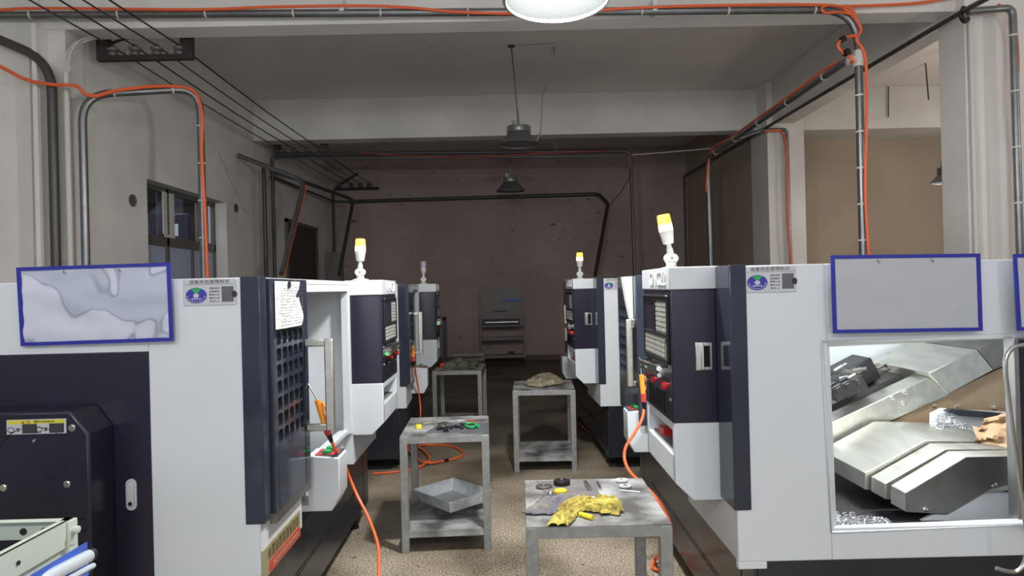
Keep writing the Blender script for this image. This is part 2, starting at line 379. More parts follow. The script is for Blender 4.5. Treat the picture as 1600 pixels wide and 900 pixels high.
# door on left wall of the far bay
d = thing('door_1', 'dark grey metal door in the left wall of the far bay', 'door'); d['kind'] = 'structure'; del d['category']
b = MB(); b.box((XL, 12.2, 0), (XL+.03, 14.0, 3.05)); b.build('door_leaf', 'dark_wood', d, bevel=.004)
b = MB(); b.box((XL, 12.12, 0), (XL+.05, 12.2, 3.12)); b.box((XL, 14.0, 0), (XL+.05, 14.08, 3.12)); b.box((XL, 12.12, 3.05), (XL+.05, 14.08, 3.12)); b.build('door_frame', 'win_frame', d)
MB().tube([(XL+.03, 12.4, 1.6), (XL+.07, 12.4, 1.6), (XL+.07, 12.4, 1.8), (XL+.03, 12.4, 1.8)], .012).build('door_handle', 'steel', d)
# window
wn = thing('window_1', 'metal framed window in the left wall', 'window'); wn['kind'] = 'structure'; del wn['category']
xw = XL-.2
b = MB()
for y0, y1, z0, z1 in ((WY0, WY0+.05, WZ0, WZ1), (WY1-.05, WY1, WZ0, WZ1), (WY0, WY1, WZ1-.06, WZ1), (WY0, WY1, WZ0, WZ0+.05), (WY0, WY1, 2.34, 2.46), (8.24, 8.30, WZ0, WZ1), (8.9, 8.94, WZ0, 2.35), (9.1, 9.14, 2.44, WZ1)): b.box((xw-.03, y0, z0), (xw+.03, y1, z1))
b.build('window_frame', 'win_frame', wn, bevel=.003)
MB().box((xw-.004, WY0, 2.46), (xw+.002, WY1, WZ1)).build('glass_pane', 'glass', wn)
MB().box((xw-.004, WY0, WZ0), (xw+.002, WY1, 2.34)).build('frosted_pane', 'frosted', wn)
b = MB()
b.box((xw+.03, 8.14, 2.45), (xw+.05, 8.22, 3.03)); b.box((xw+.03, 8.31, 2.45), (xw+.05, 8.40, 3.03)); b.box((xw+.03, 8.14, 2.45), (xw+.045, 8.4, 2.49)); b.build('sliding_sash', 'conduit_white', wn)
# what stands outside the window
o = MB().box((-9.2, 6.36, 0), (-9, 14.6, ZC)).box((-9, 14.4, 0), (XL-.28, 14.6, ZC)).build('wall_yard', 'plaster_dado'); st(o)
tb = MB(); pr = [(-7.2, 6.6, 3.6), (-5.6, 8.2, 1.9), (-5.2, 9.2, 2.9), (-6.6, 12, 4.2), (-8.4, 11, 4.4)]
bm_pts = []
for i in range(13):
    for j in range(13):
        u = i/12; v = j/12; p_ = at(226, 380, 10.0).lerp(at(290, 380, 10.0), u).lerp(at(216, 350, 11.2).lerp(at(284, 288, 12.4), u), v); x, y, z = p_.x, p_.y, p_.z-.12*sin(pi*u)*sin(pi*v)+.05*noise.noise(Vector((u*7, v*7, 1)))
        bm_pts.append(tb.V((x, y, z)))
for i in range(12):
    for j in range(12): tb.F([bm_pts[i*13+j], bm_pts[(i+1)*13+j], bm_pts[(i+1)*13+j+1], bm_pts[i*13+j+1]])
o = tb.build('tarpaulin', 'tarp'); tag(o, 'grey mesh tarpaulin sloping down behind the left wall window', 'tarpaulin'); mm = o.modifiers.new('t', 'SOLIDIFY'); mm.thickness = .02
cab = thing('storage_cabinet', 'dark cabinet standing outside behind the window glass', 'cabinet', (-4.95, 9.75, 0))
MB().box((-.3, -.3, 0), (.3, .7, 2.92)).build('body', 'navy_paint', cab, bevel=.02); MB().box((.02, -.31, 2.58), (.14, -.30, 2.76)).build('notice', 'paper', cab)
area('yard_light', (-5.6, 8.0, 4.7), 1.5, 70, (.72, .82, 1), (0, 0, 0))

# ------------------------------------------------------------ machines
L_, A_, B_, PW, BW, H, ZBB, Z1, Z2, Z3, ZS = 2.339, .18, .56, .2017, -.0676, 1.767, .587, 1.676, 1.106, .776, .794
U0, U1 = L_-A_-B_, L_-A_        # control box range
BACK = -1.75
def status_plate(par, y, w_c, z_c, nrm):
    """nrm -1 : faces local -y (u=0 end);  +1 : faces local +y"""
    s = thing('status_plate', None, None); s.parent = par
    # build in own frame: x right, z up, facing -y
    R = Matrix.Translation((w_c, y, z_c)) @ (Matrix.Identity(4) if nrm < 0 else Matrix.Rotation(pi, 4, 'Z'))
    s.matrix_local = R
    w2, h2 = .103, .052
    MB().prism([(-w2, -h2), (w2, -h2), (w2, h2), (-w2, h2)], 'y', -.004, 0).build('backing', 'plate_silver', s, bevel=.002)
    MB().box((-w2+.002, -.0052, h2-.0215), (w2-.002, -.0040, h2-.0205)).build('rule', 'plate_window', s)
    t = text('设备状态管理标识', .0165, 'ink', s, Matrix.Translation((0, -.0045, h2-.0115)) @ FACE, 'heading', sx=1.2); t['label'] = 'heading of Chinese characters'
    D = Matrix.Translation((-.052, -.004, -.012)) @ FACE @ Matrix.Diagonal((1.33, 1, 1, 1))
    MB().rev([(.0305, 0), (.0305, .0012), (0, .0012)], D, 40).build('dial', 'disc_blue', s)
    b = MB(); b.poly([(0, .004, .0016)]+[(.0285*sin(a), .0285*cos(a), .0016) for a in [radians(x) for x in range(-32, 33, 8)]], D); b.build('dial_sector', 'green', s)
    MB().rev([(.0085, .0014), (.0085, .0024), (0, .0024)], D, 24).build('dial_hub', 'plate_silver', s)
    ts = [text('设备状态', .0075, 'ink_white', s, D @ Matrix.Translation((0, -.0135, .0016)), 'mark')]
    for k, ch in enumerate('检修待机停用封存运行'):
        a = radians(-118+k*-14.0+0) if 0 else radians(100+k*18)
        ts.append(text(ch, .0052, 'ink_white', s, D @ Matrix.Translation((.0255*sin(a), .0255*cos(a), .0016)), 'mark'))
    joinmesh(ts, 'dial_lettering')
    ts = []
    for k, l in enumerate(('设备名称', '设备编号', '管理人员', '操作人员', '责 任 人')):
        ts.append(text(l, .0082, 'ink', s, Matrix.Translation((.0185, -.0045, .015-k*.0128)) @ FACE, 'row', sx=1.25))
    joinmesh(ts, 'row_lettering')
    MB().box((.047, -.0048, -.039), (.093, -.0035, .022)).build('pocket_window', 'plate_window', s)
    MB().rev([(.0095, 0), (.0095, .0014), (0, .0014)], Matrix.Translation((.096, -.004, -.009)) @ FACE @ Matrix.Diagonal((1.1, 1.4, 1, 1)), 20).build('thumb_notch', 'ink', s)
    return s
def signal_lamp(par, loc, lit, lean):
    s = thing('signal_lamp', None, None); s.parent = par; s.location = loc
    MB().rev([(.055, 0), (.055, .006), (.04, .011), (.026, .013), (.024, .03), (.03, .034), (0, .034)], None, 28).build('base', 'plastic_lamp', s)
    K = Matrix.Translation((0, 0, .055)) @ Matrix.Rotation(pi/2, 4, 'X')
    kn = MB(); kn.rev([(0, -.018), (.024, -.018), (.028, -.012), (.028, .012), (.024, .018), (0, .018)], K @ Matrix.Diagonal((1.25, .95, 1, 1)), 28); kn.build('knuckle', 'plastic_lamp', s)
    MB().rev([(.006, -.0205), (.006, .0205)], K, 12).build('pivot_screw', 'steel_dull', s)
    T = Matrix.Translation((0, 0, .06)) @ Matrix.Rotation(lean, 4, 'Y')
    MB().rev([(.017, .015), (.016, .045), (.015, .045), (.012, .045), (.012, .072), (0, .072)], T, 18).build('stem', 'plastic_lamp', s)
    MB().rev([(0, .066), (.023, .067), (.026, .072), (.034, .125), (.035, .132), (0, .132)], T, 28).build('cup', 'plastic_lamp', s)
    if lit:
        MB().rev([(.034, .132), (.0335, .165), (.031, .165)], T, 28).build('lens_glow', 'lens_hot', s)
        MB().rev([(.0335, .165), (.031, .208), (.028, .214), (0, .214)], T, 28).build('lens', 'lens_on', s)
    else:
        MB().rev([(.034, .132), (.031, .208), (.028, .214), (0, .214)], T, 28).build('lens', 'lamp_off', s)
    return s
def lathe_machine(label, loc, rz, o):
    root = thing('cnc_lathe', label, 'lathe', (*loc, 0), rz, 'two rows of white and navy lathes along the aisle')
    P = root; BACK = o.get('back', -1.75)
    # ---- body
    b = MB()
    b.box((BACK, 0, ZBB), (0, .03, H)) if not o.get('belt') else None
    if o.get('belt'):
        b.box((-.42, 0, ZBB), (0, .03, H)); b.box((BACK, 0, 1.484), (-.42, .03, H)); b.box((BACK, 0, ZBB), (-1.6, .03, 1.484))
    if o.get('window'):
        w0, w1, z0, z1 = -1.35, -.375, .715, 1.45
        b.box((w1, L_-.03, ZBB), (0, L_, H)); b.box((-.115, L_-.03, ZBB-.03), (0, L_, ZBB)); b.box((BACK, L_-.03, ZBB), (w0, L_, H)); b.box((w0, L_-.03, z1), (w1, L_, H)); b.box((w0, L_-.03, ZBB), (w1, L_, z0))
    else: b.box((BACK, L_-.03, ZBB), (0, L_, H))
    b.box((BACK, .03, ZBB), (BACK+.03, L_-.03, H)); b.box((BACK+.03, .03, H-.025), (-.0, L_-.03, H))
    b.box((-.025, .03, ZBB), (0, .52, ZS)); b.box((-.09, .52, ZBB), (-.06, U0, ZS+.02)); b.box((-.06, .5, ZBB), (-.025, .52, ZS))
    b.box((-.04, .03, H-.065), (0, U0, H-.025))                      # header
    b.box((-.34, U0, ZBB), (-.02, U0+.03, H-.025)); b.box((-.03, U0, ZBB), (-.002, L_-.03, H-.025)); b.box((-.36, U0, ZBB), (-.33, L_-.03, H-.025))
    b.box((-.05, U0-.05, ZS), (-.0, U0-.001, H-.065))              # post beside the opening
    b.box((-.06, .52, ZS+.0), (-.02, U0-.05, ZS+.03))
    b.build('body', 'white_paint', P, bevel=.004)
    # inner chamber
    b = MB(); b.box((BACK+.3, .3, .62), (BACK+.34, L_-.04, H-.03)); b.box((BACK+.34, .3, .62), (-.4, .33, H-.03)); b.build('chamber_lining', 'white_paint', P)
    if not o.get('window'): MB().box((-.33, .52, ZS), (-.3, U0, H-.07)).build('inner_door', 'cream_paint' if 0 else 'white_paint', P)
    # ---- base
    b = MB(); b.box((BACK+.02, .008, .11), (BW-.012, L_-.008, ZBB)); b.box((BW-.012, .15, .12), (BW, L_-.17, ZBB-.035)); b.box((BW-.012, 0, .11), (BW, .14, ZBB-.03)); b.box((BW-.012, L_-.16, .11), (BW, L_-.008, ZBB-.035))
    b.box((BW-.05, .5, ZBB), (BW+.03, .9, ZBB+.012))
    b.build('base', 'base_paint', P, bevel=.004)
    MB().box((BACK+.1, .08, 0), (BW-.10, L_-.08, .11)).build('plinth', 'gap_black', P)
    for u in (.25, L_-.25):
        f = MB(); f.box((BW-.09, u-.05, .035), (BW-.02, u+.05, .112)); f.rev([(.035, 0), (.035, .02), (.012, .03), (.012, .05), (0, .05)], Matrix.Translation((BW-.055, u, 0)), 16); f.build('levelling_foot', 'black', P)
    b = MB()
    for k in range(46):
        u = .42+k*.032
        if u < L_-.2: b.box((BW-.004, u, .30), (BW+.0015, u+.018, .306)); b.box((BW-.004, u+.008, .318), (BW+.0015, u+.026, .324))
    b.build('vent_slots', 'gap_black', P)
    # ---- dark corner covers
    MB().box((-.0563, -.006, ZS), (.02, .07, H+.004)).build('corner_cover', 'navy_gloss', P, bevel=.004); MB().box((-.0563, U1+.012, ZS), (.012, L_+.006, H+.004)).build('corner_cover', 'navy_gloss', P, bevel=.004)
    # ---- sliding door with grille
    dr = thing('door', None, None); dr.parent = P
    w0, w1 = .0, .035; du0, du1 = .078, o.get('door_end', .565); dz0, dz1 = ZS+.01, H-.004; gu0, gu1, gz0, gz1 = .125, .49, 1.07, 1.545
    b = MB(); ww = o.get('door_w', 0)
    w0 += ww*0; w1 += ww
    b.box((w0, du0, dz0), (w1, gu0, dz1)); b.box((w0, gu1, dz0), (w1, du1, dz1)); b.box((w0, gu0, gz1), (w1, gu1, dz1)); b.box((w0, gu0, dz0), (w1, gu1, gz0))
    b.build('door_panel', 'navy_gloss', dr, bevel=.005)
    b = MB(); cu, cz = (gu1-gu0)/5, (gz1-gz0)/7
    for i in range(5):
        for j in range(7):
            c = (gu0+(i+.5)*cu, gz0+(j+.5)*cz)
            # rounded-rectangle ring: outer cell, inner hole
            hw, hh, rr = cu*.40, cz*.41, .016; inn = []; out = []
            for q in range(4):
                sx, sz = ((1, 1), (-1, 1), (-1, -1), (1, -1))[q]
                for k in range(5):
                    a = pi/2*q+pi/2*k/4
                    inn.append((c[0]+sx*(hw-rr)+rr*cos(a), c[1]+sz*(hh-rr)+rr*sin(a)))
                    aa = (cos(a), sin(a)); mxx = max(abs(aa[0]), abs(aa[1])); out.append((c[0]+sx*(cu/2-.012)+.012*aa[0]/mxx, c[1]+sz*(cz/2-.012)+.012*aa[1]/mxx))
            n = len(inn)
            fo = [b.V((w1-.002, p[0], p[1])) for p in out]; fi = [b.V((w1-.002, p[0], p[1])) for p in inn]; bi = [b.V((w1-.014, p[0], p[1])) for p in inn]
            for k in range(n):
                k2 = (k+1) % n; b.F([fo[k], fo[k2], fi[k2], fi[k]]); b.F([fi[k], fi[k2], bi[k2], bi[k]])
    b.build('window_grille', 'navy_gloss', dr)
    MB().box((w1-.020, gu0, gz0), (w1-.015, gu1, gz1)).build('window_glass', 'glass_dark', dr)
    MB().box((w1-.03, gu0, gz0), (w1-.024, gu1, gz1)).build('window_backing', 'gap_black', dr) if not o.get('window') else None
    b = MB(); hw = o.get('handle', .15); hu = du1-.055
    b.box((w1, hu-.012, 1.445), (hw, hu+.012, 1.48)); b.box((w1, hu-.012, 1.045), (hw, hu+.012, 1.08)); b.prism([(hw-.022, 1.045), (hw+.02, 1.045), (hw+.02, 1.48), (hw-.022, 1.48)], 'y', hu-.014, hu+.014)
    b.build('door_handle', 'steel_brushed', dr, bevel=.006)
    MB().box((.0, du0+.02, ZS-.035), (.03, du1, ZS+.008)).build('lower_rail', 'steel_dull', dr)
    # ---- control box
    cb = thing('control_box', None, None); cb.parent = P
    r = .02
    MB().prism([(-.03, U0), (PW-r, U0), (PW, U0+r*.4), (PW, U1), (-.03, U1)], 'z', Z2, Z1).build('housing', 'navy_paint', cb, bevel=.005)
    MB().box((-.034, U0-.006, Z1), (PW+.004, U1+.004, H+.006)).build('cap', 'white_paint', cb, bevel=.005)
    x = PW
    fr = MB(); ua, ub = U0+.045, U1-.03
    for a, bb, c, dd in ((ua, ub, 1.628, 1.645), (ua, ub, 1.47, 1.482), (ua, ub, 1.355, 1.37), (ua, ua+.012, 1.355, 1.645), (ub-.012, ub, 1.355, 1.645), ((ua+ub)/2-.01, (ua+ub)/2+.01, 1.48, 1.63)): fr.box((x, a, c), (x+.012, bb, dd))
    fr.build('panel_frame', 'black', cb, bevel=.002)
    MB().box((x+.010, ua-.01, 1.648), (x+.016, ub+.01, 1.653)).build('frame_trim', 'steel_bright', cb)
    MB().box((x, ua+.012, 1.482), (x+.004, (ua+ub)/2-.01, 1.628)).build('screen', 'screen', cb)
    kq = [MB().box((x, (ua+ub)/2+.01, 1.482), (x+.004, ub-.012, 1.628)).build('keypad', 'keypad', cb), MB().box((x, ua+.012, 1.37), (x+.004, ub-.012, 1.47)).build('keypad', 'keypad', cb)]
    kk = MB(); c0 = (ua+ub)/2+.02
    for i in range(6):
        for j in range(6):
            yy = c0+i*.034; zz = 1.49+j*.0225; kk.box((x+.004, yy, zz), (x+.008, yy+.026, zz+.016))
    kk.build('keys', 'keys', cb); kk = MB()
    for i in range(14):
        for j in range(4):
            yy = ua+.02+i*.029; zz = 1.376+j*.023; kk.box((x+.004, yy, zz), (x+.008, yy+.022, zz+.016))
    kk.build('keys', 'keys', cb)
    RX = Matrix.Rotation(pi/2, 4, 'Y')
    def btn(yy, zz, rr, hh, m, nm): MB().rev([(rr*.7, 0), (rr*.7, hh*.4), (rr, hh*.4), (rr, hh), (rr*.9, hh+.003), (0, hh+.003)], Matrix.Translation((x, yy, zz)) @ RX, 16).build(nm, m, cb)
    btn(ua+.05, 1.285, .012, .02, 'green_light', 'start_button'); btn(ua+.11, 1.27, .012, .02, 'red', 'stop_button'); btn(ub-.12, 1.30, .018, .022, 'steel', 'feed_knob'); btn(ub-.06, 1.255, .018, .022, 'red', 'emergency_stop')
    btn(ua+.2, 1.25, .014, .02, 'red', 'indicator_button'); btn(ua+.17, 1.30, .020, .03, 'keys', 'override_knob')
    g = MB(); g.tube([(x+.035, ua+.02, 1.315), (x+.035, ub-.06, 1.33)], .012); g.tube([(x+.035, ua+.02, 1.29), (x+.035, ub-.06, 1.30)], .009); g.box((x, ua+.02, 1.30), (x+.03, ua+.03, 1.32)); g.box((x, ub-.08, 1.31), (x+.03, ub-.07, 1.33)); g.build('guard_rail', 'steel_bright', cb)
    bo = MB()
    for yy, zz in ((ua, 1.335), (ua+.16, 1.34), (ub-.01, 1.345), (ua, 1.22), (ua+.2, 1.21), (ub-.01, 1.20)): bo.rev([(.007, 0), (.007, .004), (0, .005)], Matrix.Translation((x, yy, zz)) @ RX, 10)
    bo.build('panel_screws', 'steel_bright', cb)
    lv = MB()
    for k in range(7): lv.box((x-.002, ua+.06+k*.05, 1.125), (x+.003, ua+.066+k*.05, 1.215))
    lv.build('louvres', 'gap_black', cb)
    # latch handle on the tail side of the box
    lh = MB(); yy = U1
    def rr_(cx, cz, hw, hh, y0, y1, mb): mb.box((cx-hw, y0, cz-hh), (cx+hw, y1, cz+hh))
    rr_(.065, 1.39, .036, .06, yy, yy+.006, lh); lh.build('latch_plate', 'steel_bright', cb, bevel=.003)
    lh = MB(); rr_(.058, 1.39, .018, .045, yy+.006, yy+.008, lh); lh.build('latch_recess', 'gap_black', cb)
    lh = MB(); lh.box((.068, yy+.004, 1.335), (.082, yy+.022, 1.445)); lh.build('latch_lever', 'steel_bright', cb, bevel=.003)
    # raised characters on the cap, facing the aisle
    AI = Matrix(((0, 0, 1, 0), (1, 0, 0, 0), (0, 1, 0, 0), (0, 0, 0, 1)))
    text('GNC22', .095, 'ink_white', cb, Matrix.Translation((PW+.005, (U0+U1)/2+.06, (Z1+H)/2+.003)) @ AI, 'raised_lettering', ext=.003, sx=1.1)
    # ---- lower tray box under the control box
    bn = thing('storage_bin', None, None); bn.parent = P
    cw = PW-.004; zt = Z2; b = MB(); ch = .075
    prof = [(-.03, Z3), (cw-ch, Z3), (cw, Z3+ch), (cw, .965), (-.03, .965)]
    b.prism(prof, 'y', U0, U1)
    prof2 = prof[:3]+[(cw, zt), (-.03, zt)]
    for u_a, u_b in ((U0-.001, U0+.035), (U1-.035, U1+.001)): b.prism(prof2, 'y', u_a, u_b)
    b.box((-.03, U0+.035, .965), (-.01, U1-.035, zt)); b.box((cw-.02, U0+.035, 1.07), (cw, U1-.035, zt)); b.box((-.01, U0+.035, zt-.012), (cw-.02, U1-.035, zt))
    b.build('bin_shell', 'white_paint', bn, bevel=.004)
    MB().box((-.005, U0+.04, .966), (cw-.025, U1-.04, .969)).build('bin_floor', 'table_top', bn)
    b = MB()
    for k, mm in enumerate(('r',)): b.box((.06, U0+.1, .969), (.16, U0+.2, 1.0))
    b.build('tool_pack', 'red', bn)
    # ---- push button box on bracket
    bx = thing('button_box', None, None); bx.parent = P
    u0, u1 = .62, .78; b = MB()
    b.prism([(.0, .655), (.0, .90), (.155, .885), (.155, .70), (.115, .625), (-.08, .625), (-.08, .655)], 'y', u0, u1)
    b.build('box_housing', 'white_paint', bx, bevel=.005)
    MB().box((.012, u0+.012, .889), (.145, u1-.012, .897)).build('top_plate', 'mat_dark', bx)
    for k, (ww_, m1, m2) in enumerate(((u0+.045, 'green', 'red'), (u1-.045, 'green', 'red'))):
        Tm = Matrix.Translation((.085, ww_, .896)); MB().box((.03, ww_-.022, .8965), (.125, ww_+.022, .8985)).build('button_plate', m2, bx)
        MB().rev([(.016, 0), (.016, .008), (.021, .009), (.021, .018), (.014, .022), (0, .022)], Tm, 18).build('push_button', m1, bx)
    signal_lamp(P, (o.get('lamp_w', .05), o.get('lamp_u', 1.68), H+.006), o.get('lit', 1), o.get('lean', 0))
    return root
mA = lathe_machine('nearest lathe left of the aisle, sheet of paper taped on its navy grille door', (-.993, 2.53), .0115, dict(belt=1, lean=.03, lamp_w=.05, lamp_u=1.69))
mB = lathe_machine('far left lathe with an unlit pale signal lamp, behind the near left one', (-.975, 6.05), .047, dict(lit=0, lean=.02, lamp_w=.05, handle=.105))
def flip(nx, ny, r): return (nx - sin(r)*L_, ny + cos(r)*L_)
cx, cy = flip(.895, 2.54, -.009)
mC = lathe_machine('nearest lathe right of the aisle, steel slide covers visible in its open end window', (cx, cy), pi-.009, dict(window=1, back=-2.7, lean=-.16*-1, lamp_w=.085, lamp_u=1.72, door_end=.80, door_w=.05, handle=.125))
dx, dy = flip(.837, 5.89, .036)
mD = lathe_machine('far right lathe with a small lit amber lamp, behind the near right one', (dx, dy), pi+.036, dict(lean=-.02, lamp_w=.06, lamp_u=1.65, handle=.07))
status_plate(mA, 0, -.175, 1.712, -1); status_plate(mC, L_, -.152, 1.710, 1); status_plate(mD, L_, -.155, 1.712, 1)
# --- belt cover end of the near left lathe (local x=w, y<0 towards camera)
P = mA
b = MB(); b.box((-1.6, .004, .11), (-.42, .02, 1.484)); b.build('service_panel', 'navy_paint', P, bevel=.003)
b = MB()
f = [(-1.6, .1), (-.565, .1), (-.565, 1.20), (-.63, 1.285), (-1.6, 1.285)]
b.prism([(x, z) for x, z in f], 'y', -.15, .004); b.build('belt_cover', 'navy_paint', P, bevel=.008)
MB().tube([(-.763+.13*cos(a), -.1500, 1.13+.10*sin(a)) for a in [2*pi*k/40 for k in range(40)]], .0025, 6, closed=True).build('embossed_ring', 'navy_paint', P)
for x, z, r in ((-.623, 1.223, .013), (-.646, 1.016, .013), (-.877, 1.010, .013), (-.905, 1.223, .013), (-.762, 1.18, .006)):
    b = MB(); b.rev([(r, 0), (r, .004), (r*.8, .006), (0, .006)], Matrix.Translation((x, -.15, z)) @ Matrix.Rotation(pi/2, 4, 'X'), 18); b.box((x-r*.7, -.1565, z-.0012), (x+r*.7, -.1555, z+.0012))
    b.build('cover_screw', 'steel_bright', P)
b = MB()
for k in range(5): b.box((-.632, -.1515, .884-k*.045), (-.585, -.149, .891-k*.045))
b.build('cover_slots', 'gap_black', P)
lt = MB(); n = 14
def stadium(w2, h2): return [(w2*cos(pi*k/n), (h2-w2)+w2*sin(pi*k/n)) for k in range(n+1)]+[(-w2*cos(pi*k/n), -(h2-w2)-w2*sin(pi*k/n)) for k in range(n+1)]
lat = thing('latch', None, None); lat.parent = P; lat.location = (-.50, .004, .925)
MB().prism(stadium(.021, .062), 'y', -.008, 0).build('latch_plate', 'plate_silver', lat, bevel=.002)
MB().prism(stadium(.014, .046), 'y', -.014, -.008).build('latch_lever', 'plate_silver', lat, bevel=.002)
MB().rev([(.008, 0), (.008, .002), (0, .002)], Matrix.Translation((0, -.014, -.033)) @ Matrix.Rotation(pi/2, 4, 'X'), 14).build('keyhole', 'gap_black', lat)
wl = thing('warning_label', None, None); wl.parent = P; wl.location = (-.752, -.15, 1.232)
MB().box((-.108, -.002, -.027), (.108, 0, .027)).build('label_border', 'plate_silver', wl)
MB().box((-.103, -.0028, .011), (.103, -.002, .024)).build('label_heading', 'label_yellow', wl)
text('!', .012, 'ink', wl, Matrix.Translation((-.048, -.0035, .0175)) @ FACE, 'warning_triangle').hide_render = False
MB().poly([(-.056, -.0031, .0125), (-.040, -.0031, .0125), (-.048, -.0031, .0228)]).build('triangle', 'redplate', wl)
joinmesh([text('注   意', .012, 'ink', wl, Matrix.Translation((-.015, -.0032, .0175)) @ FACE, 'a', sx=1.2), text('WARNING', .0115, 'ink', wl, Matrix.Translation((.036, -.0032, .0175)) @ FACE, 'b', sx=1.15)], 'heading_lettering')
b = MB()
for x0 in (-.051, .047): MB().box((x0, -.003, -.024), (x0+.053, -.002, .010)).build('text_block', 'ink', wl)
b = MB()
for x0 in (-.051, .047):
    for k in range(4): b.box((x0+.004, -.0034, .004-k*.0075), (x0+.045, -.003, .0052-k*.0075))
b.build('text_lines', 'plate_window', wl)
b = MB()
for x0 in (-.098, .003):
    b.tube([(x0+.006+.012*cos(a), -.003, -.010+.009*sin(a)) for a in [2*pi*k/16 for k in range(16)]], .0012, 5, closed=True)
    b.box((x0+.0, -.0035, -.022), (x0+.014, -.003, -.018)); b.tube([(x0+.026, -.003, -.004), (x0+.036, -.003, -.016)], .0018, 5); b.tube([(x0+.036, -.003, -.003), (x0+.026, -.003, -.016)], .0018, 5)
b.build('pictograms', 'ink', wl)
# maker's sign on the front of the near left lathe
sg = thing('maker_sign', None, None); sg.parent = P
MB().box((0, .0, ZBB-.02), (.006, .47, ZBB+.098)).build('sign_plate', 'brass', sg)
MB().box((.006, .07, ZBB-.015), (.008, .46, ZBB+.03)).build('red_band', 'redplate', sg)
AI = Matrix(((0, 0, 1, 0), (1, 0, 0, 0), (0, 1, 0, 0), (0, 0, 0, 1)))
text('SCIENTIA', .055, 'brass_dark', sg, Matrix.Translation((.0065, .255, ZBB+.062)) @ AI, 'raised_letters', sx=1.35) if 0 else None
b = MB()
for k in range(9):
    y = .06+k*.044
    b.box((.006, y, ZBB+.04), (.009, y+.010, ZBB+.085)); b.box((.006, y+.018, ZBB+.04), (.009, y+.028, ZBB+.085)); b.box((.006, y, ZBB+(.077 if k % 2 else .06)), (.009, y+.028, ZBB+(.085 if k % 2 else .068)))
b.build('raised_letters', 'brass_dark', sg)
b = MB()
for k in range(12): b.box((.008, .11+k*.027, ZBB+.0), (.0095, .127+k*.027, ZBB+.016))
b.build('band_letters', 'brass', sg)

# --- inside the near right lathe (world positions, parented to the lathe)
def kid(o, par=mC):
    o.parent = par; o.matrix_parent_inverse = par_inv[par.name]; return o
bpy.context.view_layer.update()
par_inv = {m.name: m.matrix_world.inverted() for m in (mA, mB, mC, mD)}
def px_prism(name, m, pts, Y, depth, bevel=.003, dy=(0, 0, 0)):
    return kid(MB().solid([at(x, y, Y) for x, y in pts], Vector((0, depth, 0))+Vector(dy)).build(name, m, None, bevel=bevel))
# chamber back and trough
kid(MB().box((1.27, 3.98, .72), (3.25, 4.02, 1.74)).build('chamber_bulkhead', 'white_paint'))
kid(MB().box((1.26, 2.58, .60), (3.2, 3.98, .63)).build('chip_trough', 'chips_dark'))
# upper slide: long cover and hooded section
Yu = 3.42
px_prism('slide_rail', 'steel_brushed', [(1296, 662), (1451, 590), (1483, 617), (1395, 657), (1296, 706)], Yu, .13)
px_prism('slide_hood', 'steel_brushed', [(1451, 583), (1526, 546), (1552, 578), (1481, 616)], Yu-.03, .56, dy=(0, 0, 0))
px_prism('slide_hood_upper', 'steel_dull', [(1527, 545), (1600, 508), (1605, 558), (1553, 578)], Yu-.03, .56)
px_prism('slide_skirt', 'steel_warm', [(1395, 658), (1553, 580), (1615, 556), (1615, 640), (1455, 678), (1330, 692)], Yu+.02, .04, bevel=0)
for x, y, dd in ((1415, 613, 0), (1395, 622, 0), (1412, 630, 0), (1459, 634, .02), (1496, 636, .02), (1552, 637, .02)): kid(MB().rev([(.012, 0), (.012, .005), (.006, .007), (0, .005)], Matrix.Translation(at(x, y, Yu+dd)) @ Matrix.Rotation(pi/2, 4, 'X'), 14).build('cover_bolt', 'steel_bright'))
kid(MB().solid([at(x, y, 3.70) for x, y in ((1300, 632), (1425, 577), (1432, 583), (1300, 642))], (0, .2, 0)).build('guide_rail', 'steel_dull'))
kid(MB().solid([at(x, y, 3.85) for x, y in ((1296, 600), (1420, 545), (1425, 578), (1300, 634))], (0, .1, 0)).build('slide_bed', 'steel_bright'))
rods = MB()
for k in range(3):
    a = at(1345+8*k, 592+12*k-4, 3.78); c = at(1383+9*k, 572+4*k, 3.78); rods.tube([a, c], .004, 8); d0 = (c-a).normalized(); rods.tube([c, c+d0*.05], .011, 8)
kid(rods.build('coolant_rods', 'tool_black'))
for k, (x, y) in enumerate(((1301, 610), (1316, 604), (1332, 597))):   # tool holders
    c = at(x, y, 3.55+.02*k); R = Matrix.Translation(c) @ Matrix.Rotation(radians(-26), 4, 'Y')
    b = MB(); b.box((-.033, -.08, -.04), (.033, .1, .045), R); b.box((-.018, -.086, .0), (.018, -.078, .035), R); b.box((-.024, -.05, .045), (.024, .05, .055), R)
    kid(b.build('tool_holder', 'tool_black', None, bevel=.004))
c = at(1337, 588, 3.75); R = Matrix.Translation(c) @ Matrix.Rotation(radians(-26), 4, 'Y')
b = MB(); b.box((-.10, -.05, -.06), (.11, .15, .075), R); kid(b.build('tool_block', 'tool_black', None, bevel=.008))
b = MB()
for k in range(5):
    c = at(1303+k*7, 580+(k % 2)*12, 3.55); b.rev([(.014, 0), (.014, .05), (.009, .055), (.009, .08), (0, .08)], Matrix.Translation(c) @ Matrix.Rotation(radians(60+20*(k % 3)), 4, 'Y'), 10)
kid(b.build('coolant_nozzles', 'steel_dull'))
